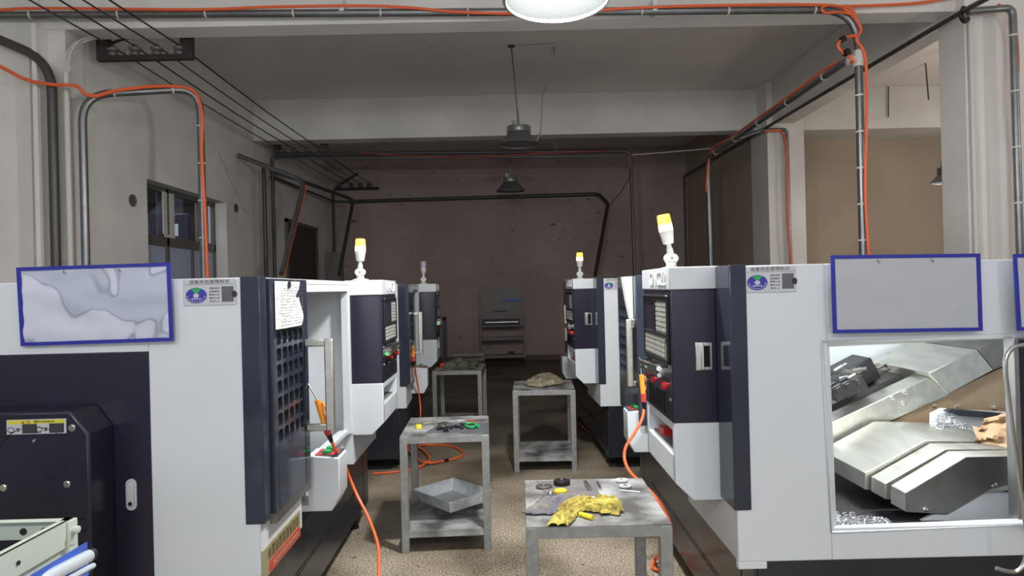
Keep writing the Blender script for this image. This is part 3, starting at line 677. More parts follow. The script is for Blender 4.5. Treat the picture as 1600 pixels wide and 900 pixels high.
# lower telescopic covers (three nested, extruded along the bed)
def chev(name, m, pts, Y, depth): return px_prism(name, m, pts, Y, depth, bevel=.002)
chev('telescopic_cover', 'steel_brushed', [(1416, 771), (1510, 715), (1620, 713), (1620, 748), (1548, 764), (1480, 803), (1416, 800)], 2.70, .11)
chev('telescopic_cover', 'steel_brushed', [(1383, 756), (1478, 702), (1600, 701), (1600, 760), (1480, 790), (1383, 780)], 2.835, .11)
chev('telescopic_cover', 'steel_brushed', [(1352, 739), (1446, 688), (1575, 690), (1575, 760), (1480, 780), (1352, 765)], 2.96, .42)
px_prism('cover_face', 'steel_dull', [(1416.5, 770.5), (1510, 714.5), (1620, 712.5), (1620, 748), (1548, 764), (1480, 803), (1416.5, 800)], 2.695, .006, bevel=0)
for x, y in ((1446, 795), (1552, 757)): kid(MB().rev([(.010, 0), (.010, .004), (.005, .006), (0, .004)], Matrix.Translation(at(x, y, 2.695)) @ Matrix.Rotation(pi/2, 4, 'X') @ Matrix.Diagonal((1.4, 1, 1, 1)), 14).build('face_screw', 'steel_bright'))
px_prism('lower_panel', 'white_paint', [(1440, 814), (1460, 804), (1481, 804.5), (1538, 771), (1587, 771), (1587, 814)], 2.71, .02)
px_prism('trough_wall', 'white_paint', [(1462, 692), (1462, 648), (1478, 640), (1640, 650), (1640, 700)], 3.30, .05)
px_prism('trough_edge', 'base_paint', [(1478, 643), (1486, 639), (1640, 652), (1640, 660), (1500, 650)], 3.26, .03)
# swarf
def swarf(name, pts_fn, n, seed, label):
    random.seed(seed); b = MB()
    for _ in range(n):
        c = Vector(pts_fn()); r = random.uniform(.006, .014); ax = Matrix.Rotation(random.uniform(0, 6), 4, 'X') @ Matrix.Rotation(random.uniform(0, 6), 4, 'Z')
        pts = [c+ax.to_3x3() @ Vector((r*cos(t), r*sin(t), t*.0022)) for t in [k*.9 for k in range(8)]]
        b.tube(pts, .0016, 3, cap=False)
    o = b.build(name, 'chips'); tag(o, label, 'metal swarf', kind='stuff'); return o
def lowpile():
    x = random.random(); p = at(1302+95*x, 808, 2.66); h = .075*(1-.6*x)*random.random()**1.5; return (p.x, 2.60+.13*random.random(), .645+h)
swarf('metal_swarf', lowpile, 420, 3, 'bright curly swarf heaped in the dark trough at bottom left of the lathe window')
def uppile():
    x = random.random(); y = random.random(); p = at(1462+55*x, 650+38*y*(1-.0*x)+20*x*x, 3.27-.05*random.random()); return p
swarf('metal_swarf', uppile, 380, 5, 'curly swarf clinging beside the brown paper inside the right lathe')
# brown paper
def sheet(name, m, quad, n=14, amp=.02, seed=1, thick=.002):
    b = MB(); g = []; q = [Vector(p) for p in quad]
    for i in range(n+1):
        for j in range(n+1):
            u, v = i/n, j/n; p = q[0]*(1-u)*(1-v)+q[1]*u*(1-v)+q[2]*u*v+q[3]*(1-u)*v
            nn = noise.noise(Vector((u*4, v*4, seed))); p = p+Vector((nn*amp*.4, nn*amp, abs(nn)*amp*.4)); g.append(b.V(p))
    for i in range(n):
        for j in range(n): b.F([g[i*(n+1)+j], g[(i+1)*(n+1)+j], g[(i+1)*(n+1)+j+1], g[i*(n+1)+j+1]])
    o = b.build(name, m, sm=50); s = o.modifiers.new('t', 'SOLIDIFY'); s.thickness = thick; return o
o = sheet('brown_paper', 'paper_brown', [at(1520, 691, 2.95), at(1537, 655, 3.02), at(1640, 632, 2.90), at(1640, 735, 2.74)], amp=.09, seed=4)
tag(o, 'crumpled brown paper lying on the slide covers inside the right lathe', 'paper')
# window surround, sliding end door with rod handle
b = MB(); yw = 2.50
fr = [(1285, 534), (1640, 518), (1650, 818), (1300, 832)]; fi = [(1296, 542), (1640, 526), (1640, 808), (1307, 821)]
A = [at(x, y, 2.528) for x, y in fr]; B2 = [at(x, y, 2.56) for x, y in fi]
for i in (0, 2, 3):
    j = (i+1) % 4; b.poly([A[i], A[j], B2[j], B2[i]])
o = kid(b.build('window_surround', 'white_paint')); s = o.modifiers.new('t', 'SOLIDIFY'); s.thickness = .006
ed = thing('end_door', None, None); kid(ed)
def kid2(o): o.parent = ed; o.matrix_parent_inverse = par_inv[mC.name]; return o
ed.matrix_parent_inverse = Matrix.Identity(4)
kid2(MB().solid([at(x, y, 2.46) for x, y in ((1590, 530), (1720, 525), (1735, 850), (1600, 812))], (0, .03, 0)).build('door_leaf', 'navy_paint', None, bevel=.003))
kid2(MB().solid([at(x, y, 2.45) for x, y in ((1583, 528), (1591, 528), (1601, 812), (1592, 812))], (0, .05, 0)).build('door_edge', 'steel', None, bevel=.002))
kid2(MB().tube(spline([at(x, y, 2.40) for x, y in ((1620, 537), (1600, 539), (1584, 543), (1573, 556), (1571, 580), (1578, 640), (1588, 720), (1600, 800), (1605, 850), (1600, 880), (1588, 893), (1570, 892), (1557, 888))], 8), .008, 10).build('rod_handle', 'steel', None))
# chamber work light
l = bulb('chamber_lamp', (1.75, 2.95, 1.62), 42, (.97, 1, 1), .06)
o = kid(MB().box((1.4, 2.84, 1.70), (2.1, 3.06, 1.735)).build('work_light', 'machine_light'))

# ------------------------------------------------------------ document sleeves on the end walls
def sleeve(label, corners, Y, m, papery):
    s = thing('document_sleeve', label, 'document sleeve', group='blue framed document sleeves')
    C = [at(x, y, Y) for x, y in corners]; c = sum(C, Vector())/4
    s.location = c; C = [p-c for p in C]
    b = MB(); I = []
    for p in C:
        d = Vector((-.016 if p.x > 0 else .016, 0, -.014 if p.z > 0 else .014)); I.append(p+d)
    for i in range(4):
        j = (i+1) % 4; b.solid([C[i], C[j], I[j], I[i]], (0, .004, 0))
    b.build('blue_border', 'blue_frame', s)
    sh = sheet('plastic_sheet', m, [I[0]+Vector((0, .003, 0)), I[1]+Vector((0, .003, 0)), I[2]+Vector((0, .003, 0)), I[3]+Vector((0, .003, 0))], 26, .010 if papery else .003, 3, .0006); sh.parent = s
    b = MB()
    for t in (.3, .68):
        p = I[0].lerp(I[1], t)+Vector((0, -.004, -.012)); b.tube([p+Vector((.0, 0, .008)), p, p+Vector((.004, -.002, -.005)), p+Vector((.008, 0, 0))], .0018, 6)
    b.build('hanging_hooks', 'steel_dull', s); return s
sleeve('blue framed clear document sleeve with wrinkled film, hung on the near left lathe', [(25, 418), (266, 410), (271, 533), (32, 541)], 2.50, 'sleeve', 1)
sleeve('blue framed document sleeve above the window of the right lathe', [(1298, 399), (1532, 396), (1536, 517), (1302, 521)], 2.50, 'sleeve_clear', 0)
sleeve('blue framed document sleeve cut by the right edge of the photo', [(1583, 397), (1815, 393), (1819, 513), (1590, 517)], 2.47, 'sleeve_clear', 0)
# paper taped on the door
def onA(w_, u, z): return mA.matrix_world @ Vector((w_, u, z))
b = MB(); g = []; n = 16
for i in range(n+1):
    for j in range(n+1):
        u = i/n; v = j/n; edge = 1-(.06*max(0, v-.8)/.2*u if u > .8 else 0)
        g.append(b.V(onA(.040+.008*sin(v*6+u*3)*u+.006*v*u, .11+.33*u*edge+.003*sin(v*9)*u, 1.752-.20*v)))
for i in range(n):
    for j in range(n): b.F([g[i*(n+1)+j], g[(i+1)*(n+1)+j], g[(i+1)*(n+1)+j+1], g[i*(n+1)+j+1]])
pp = b.build('paper_sheet', 'paper'); s = pp.modifiers.new('t', 'SOLIDIFY'); s.thickness = .0008; s.offset = 1
tag(pp, 'handwritten white paper sheet taped high on the navy door of the near left lathe', 'paper')
b = MB(); random.seed(5)
for k in range(15):
    z = 1.735-k*.012
    u = .13
    while u < .40:
        l_ = random.uniform(.008, .035)
        if random.random() < .75:
            b.tube([onA(.056+.006*(u-.1), u, z+random.uniform(-.002, .002)), onA(.056+.006*(u-.1), u+l_, z+random.uniform(-.003, .003))], .0012, 4)
        u += l_+random.uniform(.004, .012)
wr = b.build('handwriting', 'mat_dark', pp)
b = MB(); b.rev([(.014, 0), (.014, .006), (0, .006)], Matrix.Translation(onA(.045, .27, 1.738)) @ Matrix.Rotation(pi/2, 4, 'Y'), 14); b.build('magnet', 'black', pp)
# curled sheet on right lathe door
b = MB(); g = []; n = 14
for i in range(n+1):
    for j in range(n+1):
        u = i/n; v = j/n; wd = (1-v)**.55
        g.append(b.V(mC.matrix_world @ Vector((.088+.045*sin(u*pi*.5)*wd, .70-.30*u*wd*.6, 1.758-.34*v))))
for i in range(n):
    for j in range(n): b.F([g[i*(n+1)+j], g[(i+1)*(n+1)+j], g[(i+1)*(n+1)+j+1], g[i*(n+1)+j+1]])
o = b.build('paper_sheet', 'paper', sm=60); s = o.modifiers.new('t', 'SOLIDIFY'); s.thickness = .001
tag(o, 'cream paper sheet curling off the door of the near right lathe', 'paper')

# ------------------------------------------------------------ air guns and hoses
def air_gun(label, tip, grip0, grip1, end, hose_end):
    s = thing('air_gun', label, 'air gun', grip0); o = Vector(grip0)
    T, G0, G1, E, HE = [Vector(p)-o for p in (tip, grip0, grip1, end, hose_end)]
    MB().tube([T, T.lerp(G0, .5)+Vector((0, 0, .002)), G0], .0035, 8).build('nozzle', 'steel_dull', s)
    b = MB(); b.tube([G0, G0.lerp(G1, .12), G0.lerp(G1, .6), G1], .015, 12); b.build('grip', 'orange_gun', s)
    d = (G1-G0).normalized(); sd = Vector((.022, -.004, 0))
    MB().tube([G0.lerp(G1, .08)+sd*.9, G0.lerp(G1, .45)+sd*1.25, G0.lerp(G1, .8)+sd*.8], .005, 8).build('trigger', 'orange_gun', s)
    MB().tube([G1, G1.lerp(E, .5)], .017, 12).build('collar', 'redplate', s)
    MB().tube([G1.lerp(E, .5), E], .015, 12, r2=.009).build('coupling', 'black', s)
    return s
def hose(label, pts, r=.008, group=None, plug=None):
    o = MB().tube(spline(pts, 8), r, 10).build('air_hose', 'orange'); tag(o, label, 'air hose', group); return o
air_gun('orange air gun with thin nozzle resting on the near left lathe handle', at(480, 598, 3.08), at(496, 625, 3.06), at(508, 664, 3.06), at(518, 690, 3.10), None or at(519, 692, 3.1))
hose('orange air hose dropping from the near left air gun beside the lathe base', [at(518, 690, 3.10), at(525, 704, 3.16), at(536, 718, 3.34), at(543, 738, 3.42), at(557, 772, 3.4), at(577, 812, 3.3), at(590, 850, 3.15), at(592, 880, 3.0), at(590, 915, 2.9), onz(580, 950, .02)])
air_gun('small orange air gun hanging by the handle of the far left lathe', at(641, 523, 6.45), at(642, 538, 6.43), at(646, 557, 6.43), at(648, 572, 6.43), at(648, 574, 6.45))
hose('orange air hose hanging below the far left lathe button box', [at(648, 572, 6.43), at(650, 585, 6.5), at(654, 610, 6.6), at(657, 640, 6.6), at(656, 668, 6.4), onz(655, 690, .012)])
air_gun('orange air gun hanging at the control box edge of the near right lathe', at(999, 558, 3.95), at(1002, 585, 3.93), at(1005, 615, 3.92), at(1007, 640, 3.92), at(1006, 645, 3.9))
hose('orange air hose looping from the near right lathe down behind the front table', [at(1006, 640, 3.92), at(1003, 655, 3.88), at(992, 676, 3.84), at(978, 698, 3.8), at(976, 718, 3.75), at(985, 738, 3.65), at(1005, 757, 3.5), at(1025, 778, 3.3), at(1040, 800, 3.15), at(1049, 828, 3.02), at(1046, 852, 3.15), at(1036, 862, 3.4), onz(1022, 872, .02)], r=.009)
hose('orange hose end with black plug on floor behind the front table leg', [onz(1042, 862, .06), onz(1028, 870, .04), onz(1019, 884, .012), onz(1028, 890, .02), onz(1046, 880, .02)], r=.009)
p0 = Vector((.64, 7.2, .8))
hose('thin orange hose trailing on the floor beside the far right lathe', [at(894, 596, 6.6), at(893, 640, 6.7), onz(903, 655, .05), onz(912, 668, .012), onz(928, 680, .012)], r=.008)
hose('orange hose lying in a loose loop on floor behind the left tray table', [onz(583, 740, .012), onz(612, 738, .012), onz(648, 732, .012), onz(668, 722, .02), onz(671, 715, .02), onz(662, 704, .02), onz(653, 697, .03), onz(672, 695, .012), onz(700, 696, .012), onz(718, 702, .012), onz(724, 710, .012), onz(712, 716, .012), onz(694, 720, .012), onz(672, 723, .03), onz(655, 719, .03), onz(640, 706, .02), onz(638, 694, .02)], r=.011)
o = MB().tube([onz(694, 720, .014), onz(700, 718.5, .014)], .018, 10).build('cable_tape', 'black'); tag(o, 'black tape band wrapped on the looped orange hose', 'tape')

# ------------------------------------------------------------ tables
TW, TD, TT = .5747, .6129, .7554
def table(label, loc, rz):
    t = thing('work_table', label, 'table', (*loc, 0), rz, 'grey steel work tables in the aisle')
    MB().box((0, 0, TT-.004), (TW, TD, TT)).build('tabletop', 'table_top', t, bevel=.001)
    b = MB()
    for z in (TT-.048,):
        b.box((.0, .0, z), (TW, .006, TT-.004)); b.box((0, TD-.006, z), (TW, TD, TT-.004)); b.box((0, 0, z), (.006, TD, TT-.004)); b.box((TW-.006, 0, z), (TW, TD, TT-.004))
    b.build('apron', 'table_paint', t, bevel=.001)
    for x, y in ((0, 0), (TW-.045, 0), (0, TD-.045), (TW-.045, TD-.045)):
        b = MB(); b.box((x-.002, y-.002, 0), (x+.047, y+.047, TT-.006)); b.build('leg', 'table_paint', t, bevel=.003)
    b = MB(); b.box((.006, .006, .135), (TW-.006, TD-.006, .140)); b.box((.045, .002, .10), (TW-.045, .010, .142)); b.box((.045, TD-.01, .10), (TW-.045, TD-.002, .142)); b.box((.0, .045, .10), (.008, TD-.045, .142)); b.box((TW-.008, .045, .10), (TW, TD-.045, .142)); b.build('lower_shelf', 'table_top', t)
    return t
tb1 = table('steel table with hand tools on top and a galvanized tray on its shelf', (-.716, 4.14), .032)
tb2 = table('steel table with khaki gloves, in front of the far right lathe', (.030, 5.89), -.037)
tb3 = table('nearest steel table with yellow cloth and metal discs', (.053, 2.526), -.020)
tb4 = table('farthest steel table with a red tray and rag heap', (-.893, 7.45), -.057)
# things on table 3
ZT = TT
def flat(name, m, pts, z, th, label, cat, bevel=0):
    o = MB().solid([onz(x, y, z+th) for x, y in pts], (0, 0, -th)).build(name, m, None, bevel=bevel); tag(o, label, cat); return o
flat('cloth_mat', 'mat_brown', [(838, 751), (930, 749), (938, 776), (880, 779), (850, 768)], ZT+.0005, .002, 'flat brown-grey mat under the metal discs at back of nearest table', 'mat')
def disc(label, px, py, r, h, m, boss, sq=1.25):
    p = onz(px, py, ZT+.003); s = thing('metal_disc', label, 'disc', p, group='discs on the nearest table')
    Q = Matrix.Diagonal((sq, 1, 1, 1))
    MB().rev([(r*.96, 0), (r, .003), (r, h-.003), (r*.96, h), (r*.45, h), (r*.42, h-.003), (0, h-.003)], Q, 30).build('rim', m, s)
    MB().rev([(r*.22, h-.004), (r*.22, h+.004), (r*.15, h+.007), (0, h+.007)], Q, 18).build('boss', boss, s)
disc('thin dark disc at the back left of the nearest table', 850, 761, .032, .008, 'steel_dull', 'steel_bright')
disc('thick dark disc with chrome boss, beside the thin dark disc', 878, 757, .032, .022, 'tool_black', 'steel_bright')
disc('white disc at the back right of the nearest table', 971, 752, .024, .010, 'paper', 'steel')
p = onz(976, 758, ZT); 
disc('grey-white disc overlapping in front of the white disc', 977, 761, .024, .008, 'plate_silver', 'steel')
p = onz(876, 771, ZT+.002); o = MB().rev([(.024, 0), (.025, .004), (.025, .014), (.022, .018), (0, .018)], Matrix.Translation(p) @ Matrix.Diagonal((1.2, 1, 1, 1)), 28).build('plastic_cap', 'yellow'); tag(o, 'round yellow plastic cap behind the yellow cloth', 'cap')
def rod(name, label, a, b2, r, m, cat='rod'):
    o = MB().tube([Vector(a), Vector(b2)], r, 12).build(name, m); tag(o, label, cat); return o
def onT(x, y, r, zt=ZT): return onz(x, y, zt+r)
rod('metal_rod', 'short thick steel rod near back of nearest table', onT(915, 753, .010), onT(922, 764, .010), .010, 'steel')
rod('metal_rod', 'short thin steel rod right of the thick rod', onT(934, 753, .006), onT(939, 764, .006), .006, 'steel')
rod('metal_rod', 'thin grey pin lying at right on the nearest table', onT(968, 766, .003), onT(999, 769, .003), .003, 'steel')
o = MB().tube(spline([onz(895, 774, ZT+.012), onz(920, 777, ZT+.014), onz(945, 780, ZT+.012), onz(966, 783, ZT+.010)], 4), .005, 8).build('metal_wrench', 'steel'); tag(o, 'long pale wrench lying behind the yellow cloth', 'wrench')
b = MB(); b.ball(onz(860, 772, ZT+.012), .014); o = b.build('steel_knob', 'steel'); o.scale = (1, 1, 1); tag(o, 'small grey knob left of the yellow cap', 'knob')  # loose knob, modelled as a small steel ball
def outl(pts, z=ZT): return [tuple(onz(x, y, z)[:2]) for x, y in pts]
o = rag('grey_rag', 'grey_cloth', outl([(815, 802), (832, 792), (846, 780), (872, 775), (895, 774), (905, 782), (890, 800), (880, 806), (850, 806), (825, 806)]), ZT, .026, 2.2, freq=22, fold=1.1, step=.005); tag(o, 'grey-blue rag crumpled beside the yellow cloth', 'rag')
def drape(b, q, z0, h, folds, seed, n=26, m_=40):
    """one folded lobe of cloth: bilinear footprint q with ridges running along u"""
    q = [Vector(p) for p in q]; g = []
    for i in range(m_+1):
        for j in range(n+1):
            u, v = i/m_, j/n; p = q[0]*(1-u)*(1-v)+q[1]*u*(1-v)+q[2]*u*v+q[3]*(1-u)*v
            env = min(1, v*5, (1-v)*5)**.5*min(1, .25+u*5, .25+(1-u)*5)**.5
            w_ = v*folds+.55*noise.noise(Vector((u*3.2, v*2.0, seed)))+.18*noise.noise(Vector((u*9, v*7, seed+3)))
            ridge = abs(sin(pi*w_))**.8; lump = .5+.5*noise.noise(Vector((u*2.5, seed, v)))
            p = p+Vector((.010*noise.noise(Vector((u*6, v*6, seed+5))), .012*noise.noise(Vector((u*7, v*4, seed+9))), z0+h*env*(.25+.75*ridge)*(.5+lump)))
            g.append(b.V(p))
    for i in range(m_):
        for j in range(n): b.F([g[i*(n+1)+j], g[(i+1)*(n+1)+j], g[(i+1)*(n+1)+j+1], g[i*(n+1)+j+1]])
b = MB(); T_ = lambda x, y: onz(x, y, ZT+.003)
drape(b, [at(854, 824, 2.50), T_(874, 795), T_(905, 803), at(888, 823, 2.50)], .002, .022, 2.4, 1.3)
drape(b, [T_(868, 802), T_(905, 781), T_(936, 787), T_(898, 808)], .004, .036, 3.2, 4.7)
drape(b, [T_(908, 786), T_(972, 791), T_(968, 806), T_(915, 799)], .003, .034, 3.0, 8.1)
drape(b, [T_(928, 783), T_(960, 786), T_(976, 800), T_(940, 806)], .008, .030, 2.2, 2.9)
o = b.build('yellow_cloth', 'yellow_cloth', sm=180); q_ = o.modifiers.new('t', 'SOLIDIFY'); q_.thickness = .002; tag(o, 'crumpled yellow work cloth near front of nearest table', 'cloth')
rod('file_handle', 'yellow wooden handle under the yellow cloth', onT(906, 803, .010), onT(926, 809, .010), .010, 'yellow', 'handle')
# table 1
flat('tool_mat', 'mat_dark', [(664, 676), (690, 661), (763, 660), (764, 675)], ZT+.0005, .002, 'black mat spread under the hand tools on the tray table', 'mat')
def tool(name, label, cat, pts, r, m, z=.008, head=None):
    P_ = [onz(x, y, ZT+z) for x, y in pts]; b = MB(); b.tube(spline(P_, 4), r, 8)
    if head: b.rev([(head, 0), (head, .012), (head*.5, .014), (0, .014)], Matrix.Translation(P_[-1]-Vector((0, 0, .006))), 12)
    o = b.build(name, m); tag(o, label, cat); return o
tool('torque_bar', 'long bright steel bar lying across the tool mat', 'bar', [(682, 663), (700, 659), (725, 656)], .007, 'steel_bright', .016)
tool('hex_key', 'pale L-shaped hex key left of the tools', 'hex key', [(661, 663), (675, 660), (681, 663), (681, 670)], .0045, 'brass', .010)
tool('wrench', 'dark wrench across the middle of the tool mat', 'wrench', [(684, 671), (700, 667), (716, 667)], .008, 'black', .010, .016)
tool('ratchet', 'black ratchet beside the shiny socket', 'ratchet', [(680, 669), (690, 668), (697, 672)], .009, 'tool_black', .012, .018)
tool('screwdriver', 'red-handled screwdriver at the back right of the tool mat', 'screwdriver', [(730, 657), (738, 659), (745, 662)], .007, 'redplate', .012)
pl = thing('pliers', 'green-handled pliers on the right of the tool mat', 'pliers', (0, 0, 0))
MB().tube(spline([onz(x, y, ZT+.014) for x, y in ((727, 665), (736, 668), (744, 665), (748, 667))], 5), .009, 10).build('handle', 'green', pl)
MB().tube(spline([onz(x, y, ZT+.014) for x, y in ((726, 662), (736, 661), (744, 663), (749, 666))], 5), .008, 10).build('handle', 'green', pl)
MB().tube([onz(727, 664, ZT+.014), onz(719, 661, ZT+.014)], .012, 10, r2=.004).build('jaws', 'tool_black', pl)
o = MB().rev([(.022, 0), (.024, .012), (.020, .024), (0, .026)], Matrix.Translation(onz(654, 669, ZT)), 20).build('plastic_cap', 'yellow'); tag(o, 'yellow plastic cap at the left of the tool table', 'cap')
b = MB(); b.rev([(.016, 0), (.016, .03), (.011, .03), (.011, .01), (0, .01)], Matrix.Translation(onz(693, 670, ZT+.0025)), 18); o = b.build('socket', 'steel_bright'); tag(o, 'shiny steel socket standing on the tool mat', 'socket')
tool('spanner', 'small black spanner beside the bright bar', 'spanner', [(704, 670), (712, 665), (722, 669)], .006, 'tool_black', .009, .011)
rod('metal_pin', 'thin grey scriber lying by the front edge of the tray table', onT(645, 674, .003), onT(666, 673, .003), .003, 'steel')
# galvanized tray on table 1's shelf
tr = thing('metal_tray', 'galvanized rectangular tray on the lower shelf of tool table', 'tray', (-.43, 4.57, .185), radians(-47))
b = MB(); hx, hy, hz, tk = .215, .185, .085, .004
for s_ in range(1):
    o1 = [(-hx, -hy), (hx, -hy), (hx, hy), (-hx, hy)]; i1 = [(-hx+.03, -hy+.03), (hx-.03, -hy+.03), (hx-.03, hy-.03), (-hx+.03, hy-.03)]
    T_ = [b.V((x, y, hz)) for x, y in o1]; B_i = [b.V((x, y, .004)) for x, y in i1]; F_ = b.F(B_i)
    for k in range(4): b.F([T_[k], T_[(k+1) % 4], B_i[(k+1) % 4], B_i[k]])
o = b.build('tray_shell', 'galvanized', tr); s = o.modifiers.new('t', 'SOLIDIFY'); s.thickness = .004; s.offset = -1; o.modifiers.new('b', 'BEVEL').width = .012
MB().tube([(-hx, -hy, hz), (hx, -hy, hz), (hx, hy, hz), (-hx, hy, hz)], .005, 8, closed=True).build('rolled_rim', 'galvanized', tr)
o = MB().box((-.52, 4.42, .1405), (-.32, 4.66, .186)).build('wooden_block', 'dark_wood', None, bevel=.004); tag(o, 'dark block under the galvanized tray on the tool table shelf', 'block')
# table 2 gloves
o = rag('work_glove', 'khaki_cloth', outl([(818, 601), (826, 596), (838, 590), (850, 588), (866, 589), (878, 594), (882, 600), (868, 603), (852, 605), (836, 606), (824, 605)]), ZT+.001, .055, 9.3, freq=14, fold=.9, step=.008, edgew=.05); tag(o, 'pair of crumpled khaki work gloves on the middle right table', 'gloves')
# table 4
o = rag('rag_heap', 'olive_cloth', [(-.80, 7.62), (-.40, 7.62), (-.36, 7.85), (-.40, 8.0), (-.78, 8.02)], ZT, .10, 4.4, freq=10, fold=.8, step=.012, edgew=.06); tag(o, 'olive-grey rag heap on the farthest table behind the red tray', 'rags')
rt = thing('red_tray', 'small red plastic tray on the farthest table', 'tray', tuple(onz(713, 574, ZT)), .05)
b = MB(); b.box((-.13, -.06, 0), (.13, .06, .006))
for a, c in (((-.13, -.06), (.13, -.054)), ((-.13, .054), (.13, .06)), ((-.13, -.06), (-.124, .06)), ((.124, -.06), (.13, .06))): b.box((a[0], a[1], .006), (c[0], c[1], .05))
b.build('tray_shell', 'red', rt, bevel=.003)
b = MB(); b.box((-.20, .02, 0), (-.135, .08, .055)); b.build('side_pocket', 'red', rt, bevel=.01)
wb = thing('wire_basket', 'dark wire basket at the back right corner of farthest table', 'basket', (-.40, 7.93, ZT+.01))
b = MB()
for z in (0, .06, .12): b.tube([(-.3, -.05, z), (.10, -.05, z), (.10, .10, z), (-.3, .10, z)], .004, 6, closed=True)
for k in range(12): b.tube([(-.3+k*.036, -.05, 0), (-.3+k*.036, -.05, .12)], .0025, 5); b.tube([(-.3+k*.036, .10, 0), (-.3+k*.036, .10, .12)], .0025, 5)
b.build('wire_mesh', 'steel_dull', wb)
MB().box((-.3, -.05, -.006), (.10, .10, 0)).build('basket_floor', 'steel_dull', wb)

# ------------------------------------------------------------ far tool cart, frame
tc = thing('tool_cart', 'dim beige tool cart with pegboard against the far wall', 'tool cart', (-.12, 14.55, 0))
b = MB()
for x in (-.5, .47):
    for y in (-.25, .22): b.box((x, y, .12), (x+.03, y+.03, 1.12))
b.build('frame', 'cart_beige', tc)
for z, n_ in ((.16, 'shelf'), (.56, 'shelf'), (1.12, 'worktop')):
    b = MB(); b.box((-.5, -.25, z), (.5, .25, z+.02)); b.box((-.5, -.26, z-.02), (.5, -.245, z+.05)); b.build(n_, 'cart_beige', tc)
b = MB(); b.box((-.46, -.255, .84), (.46, .2, 1.10)); b.build('drawer', 'cart_beige', tc, bevel=.004); MB().box((-.44, -.262, .87), (.40, -.255, 1.02)).build('drawer_front', 'black', tc); MB().box((-.38, -.275, .935), (.36, -.262, .955)).build('drawer_handle', 'steel', tc)
b = MB(); b.box((-.5, .235, 1.14), (.46, .25, 1.72)); b.build('pegboard', 'pegboard', tc)
MB().box((-.02, .18, 1.40), (.46, .235, 1.44)).build('blue_rail', 'blue', tc)
b = MB()
for x in (-.46, .46):
    for y in (-.2, .2):
        b.rev([(.05, -.015), (.055, -.01), (.055, .01), (.05, .015)], Matrix.Translation((x, y, .057)) @ Matrix.Rotation(pi/2, 4, 'Y'), 16); b.box((x-.02, y-.02, .06), (x+.02, y+.02, .14))
b.build('caster', 'black', tc)
o = MB().prism([(-.22, 14.35), (.35, 14.35), (.35, 14.6), (-.22, 14.6)], 'z', .581, .60).build('flat_bar', 'black'); tag(o, 'dark flat plate lying on middle shelf of the far tool cart', 'plate')
o = MB().box((.0, 14.4, .181), (.13, 14.55, .26)).build('small_box', 'black', None, bevel=.004); tag(o, 'small dark box on the bottom shelf of the far tool cart', 'box')
o = MB().box((-.3, 14.4, 1.141), (-.02, 14.52, 1.19)).build('tool_case', 'black', None, bevel=.006); tag(o, 'dark tool case lying on top of the far tool cart', 'case')
fr_ = thing('welded_rack', 'empty dark steel frame standing near the far wall', 'frame', (-1.75, 13.6, 0))
b = MB(); b.box((-.9, 0, 0), (-.85, .05, 1.05)); b.box((.35, 0, 0), (.40, .05, 1.05)); b.box((-.9, 0, 1.05), (.40, .05, 1.10)); b.build('tube_frame', 'conduit_dark', fr_)
b = MB(); b.box((-.9, .5, 0), (-.85, .55, 1.05)); b.box((.35, .5, 0), (.40, .55, 1.05)); b.box((-.9, .5, 1.05), (.40, .55, 1.10)); b.box((-.9, 0, 1.05), (-.85, .55, 1.10)); b.box((.35, 0, 1.05), (.40, .55, 1.10)); b.build('rear_frame', 'conduit_dark', fr_)
# electrical box on the far left wall
eb = thing('electrical_box', 'pale electrical box on far wall beside the dark left door', 'electrical box', (-3.88, 14.86, 0))
MB().box((-.28, -.1, 1.55), (.08, .135, 2.62)).build('enclosure', 'cart_beige', eb, bevel=.01)
MB().tube(arc([(-.1, 0, 2.62), (-.1, 0, 4.1), (.5, 0, 4.45)], .2), .03).build('feed_pipe', 'conduit_dark', eb)

# ------------------------------------------------------------ pipes
def pipe(label, pts, r, m='conduit', rad=.16, group='conduit pipes', name='conduit_pipe', clips=0):
    s = thing(name, label, 'pipe', (0, 0, 0), 0, None)
    MB().tube(arc(pts, rad, 8), r, 14).build('pipe_run', m, s); 
    return s
def ties(par, segs, r):
    for a, c, n_ in segs:
        a = Vector(a); c = Vector(c)
        for k in range(n_):
            p = a.lerp(c, (k+.5)/n_); d = (c-a).normalized()*.008; MB().tube([p-d, p+d], r, 10).build('cable_tie', 'tie', par)
def cable(label, pts, r=.016, m='orange', par=None, name='power_cable', cat='cable'):
    o = MB().tube(spline(pts, 6), r, 8).build(name, m); tag(o, label, cat); return o
Yp = 6.0
a0, a1, a2 = at(-600, 28, Yp), at(1338, 15, Yp), at(1349, 404, Yp)
a1 = Vector((a2.x-.0, Yp, a1.z)); a2.z = 1.2
pp = pipe('grey conduit running along the near beam and dropping to the right lathe', [a0, a1, a2], .036, rad=.35)
zt_ = at(1343, 92, Yp)
b = MB(); b.tube([(a2.x, Yp, zt_.z-.075), (a2.x, Yp, zt_.z+.075)], .052, 16); b.tube([(a2.x, Yp, zt_.z), (a2.x-.11, Yp+.02, zt_.z-.01)], .045, 14); b.build('tee_fitting', 'conduit_white', pp)
ties(pp, [(at(-20, 24, Yp), a1, 10), (a1-Vector((0, 0, .3)), Vector((a2.x, Yp, 1.9)), 6)], .042)
for x in (535, 1022):
    p = at(x, 12, Yp); MB().box((p.x-.022, Yp-.048, p.z-.05), (p.x+.022, 6.10, p.z+.08)).build('hanger', 'galvanized', pp, bevel=.006)
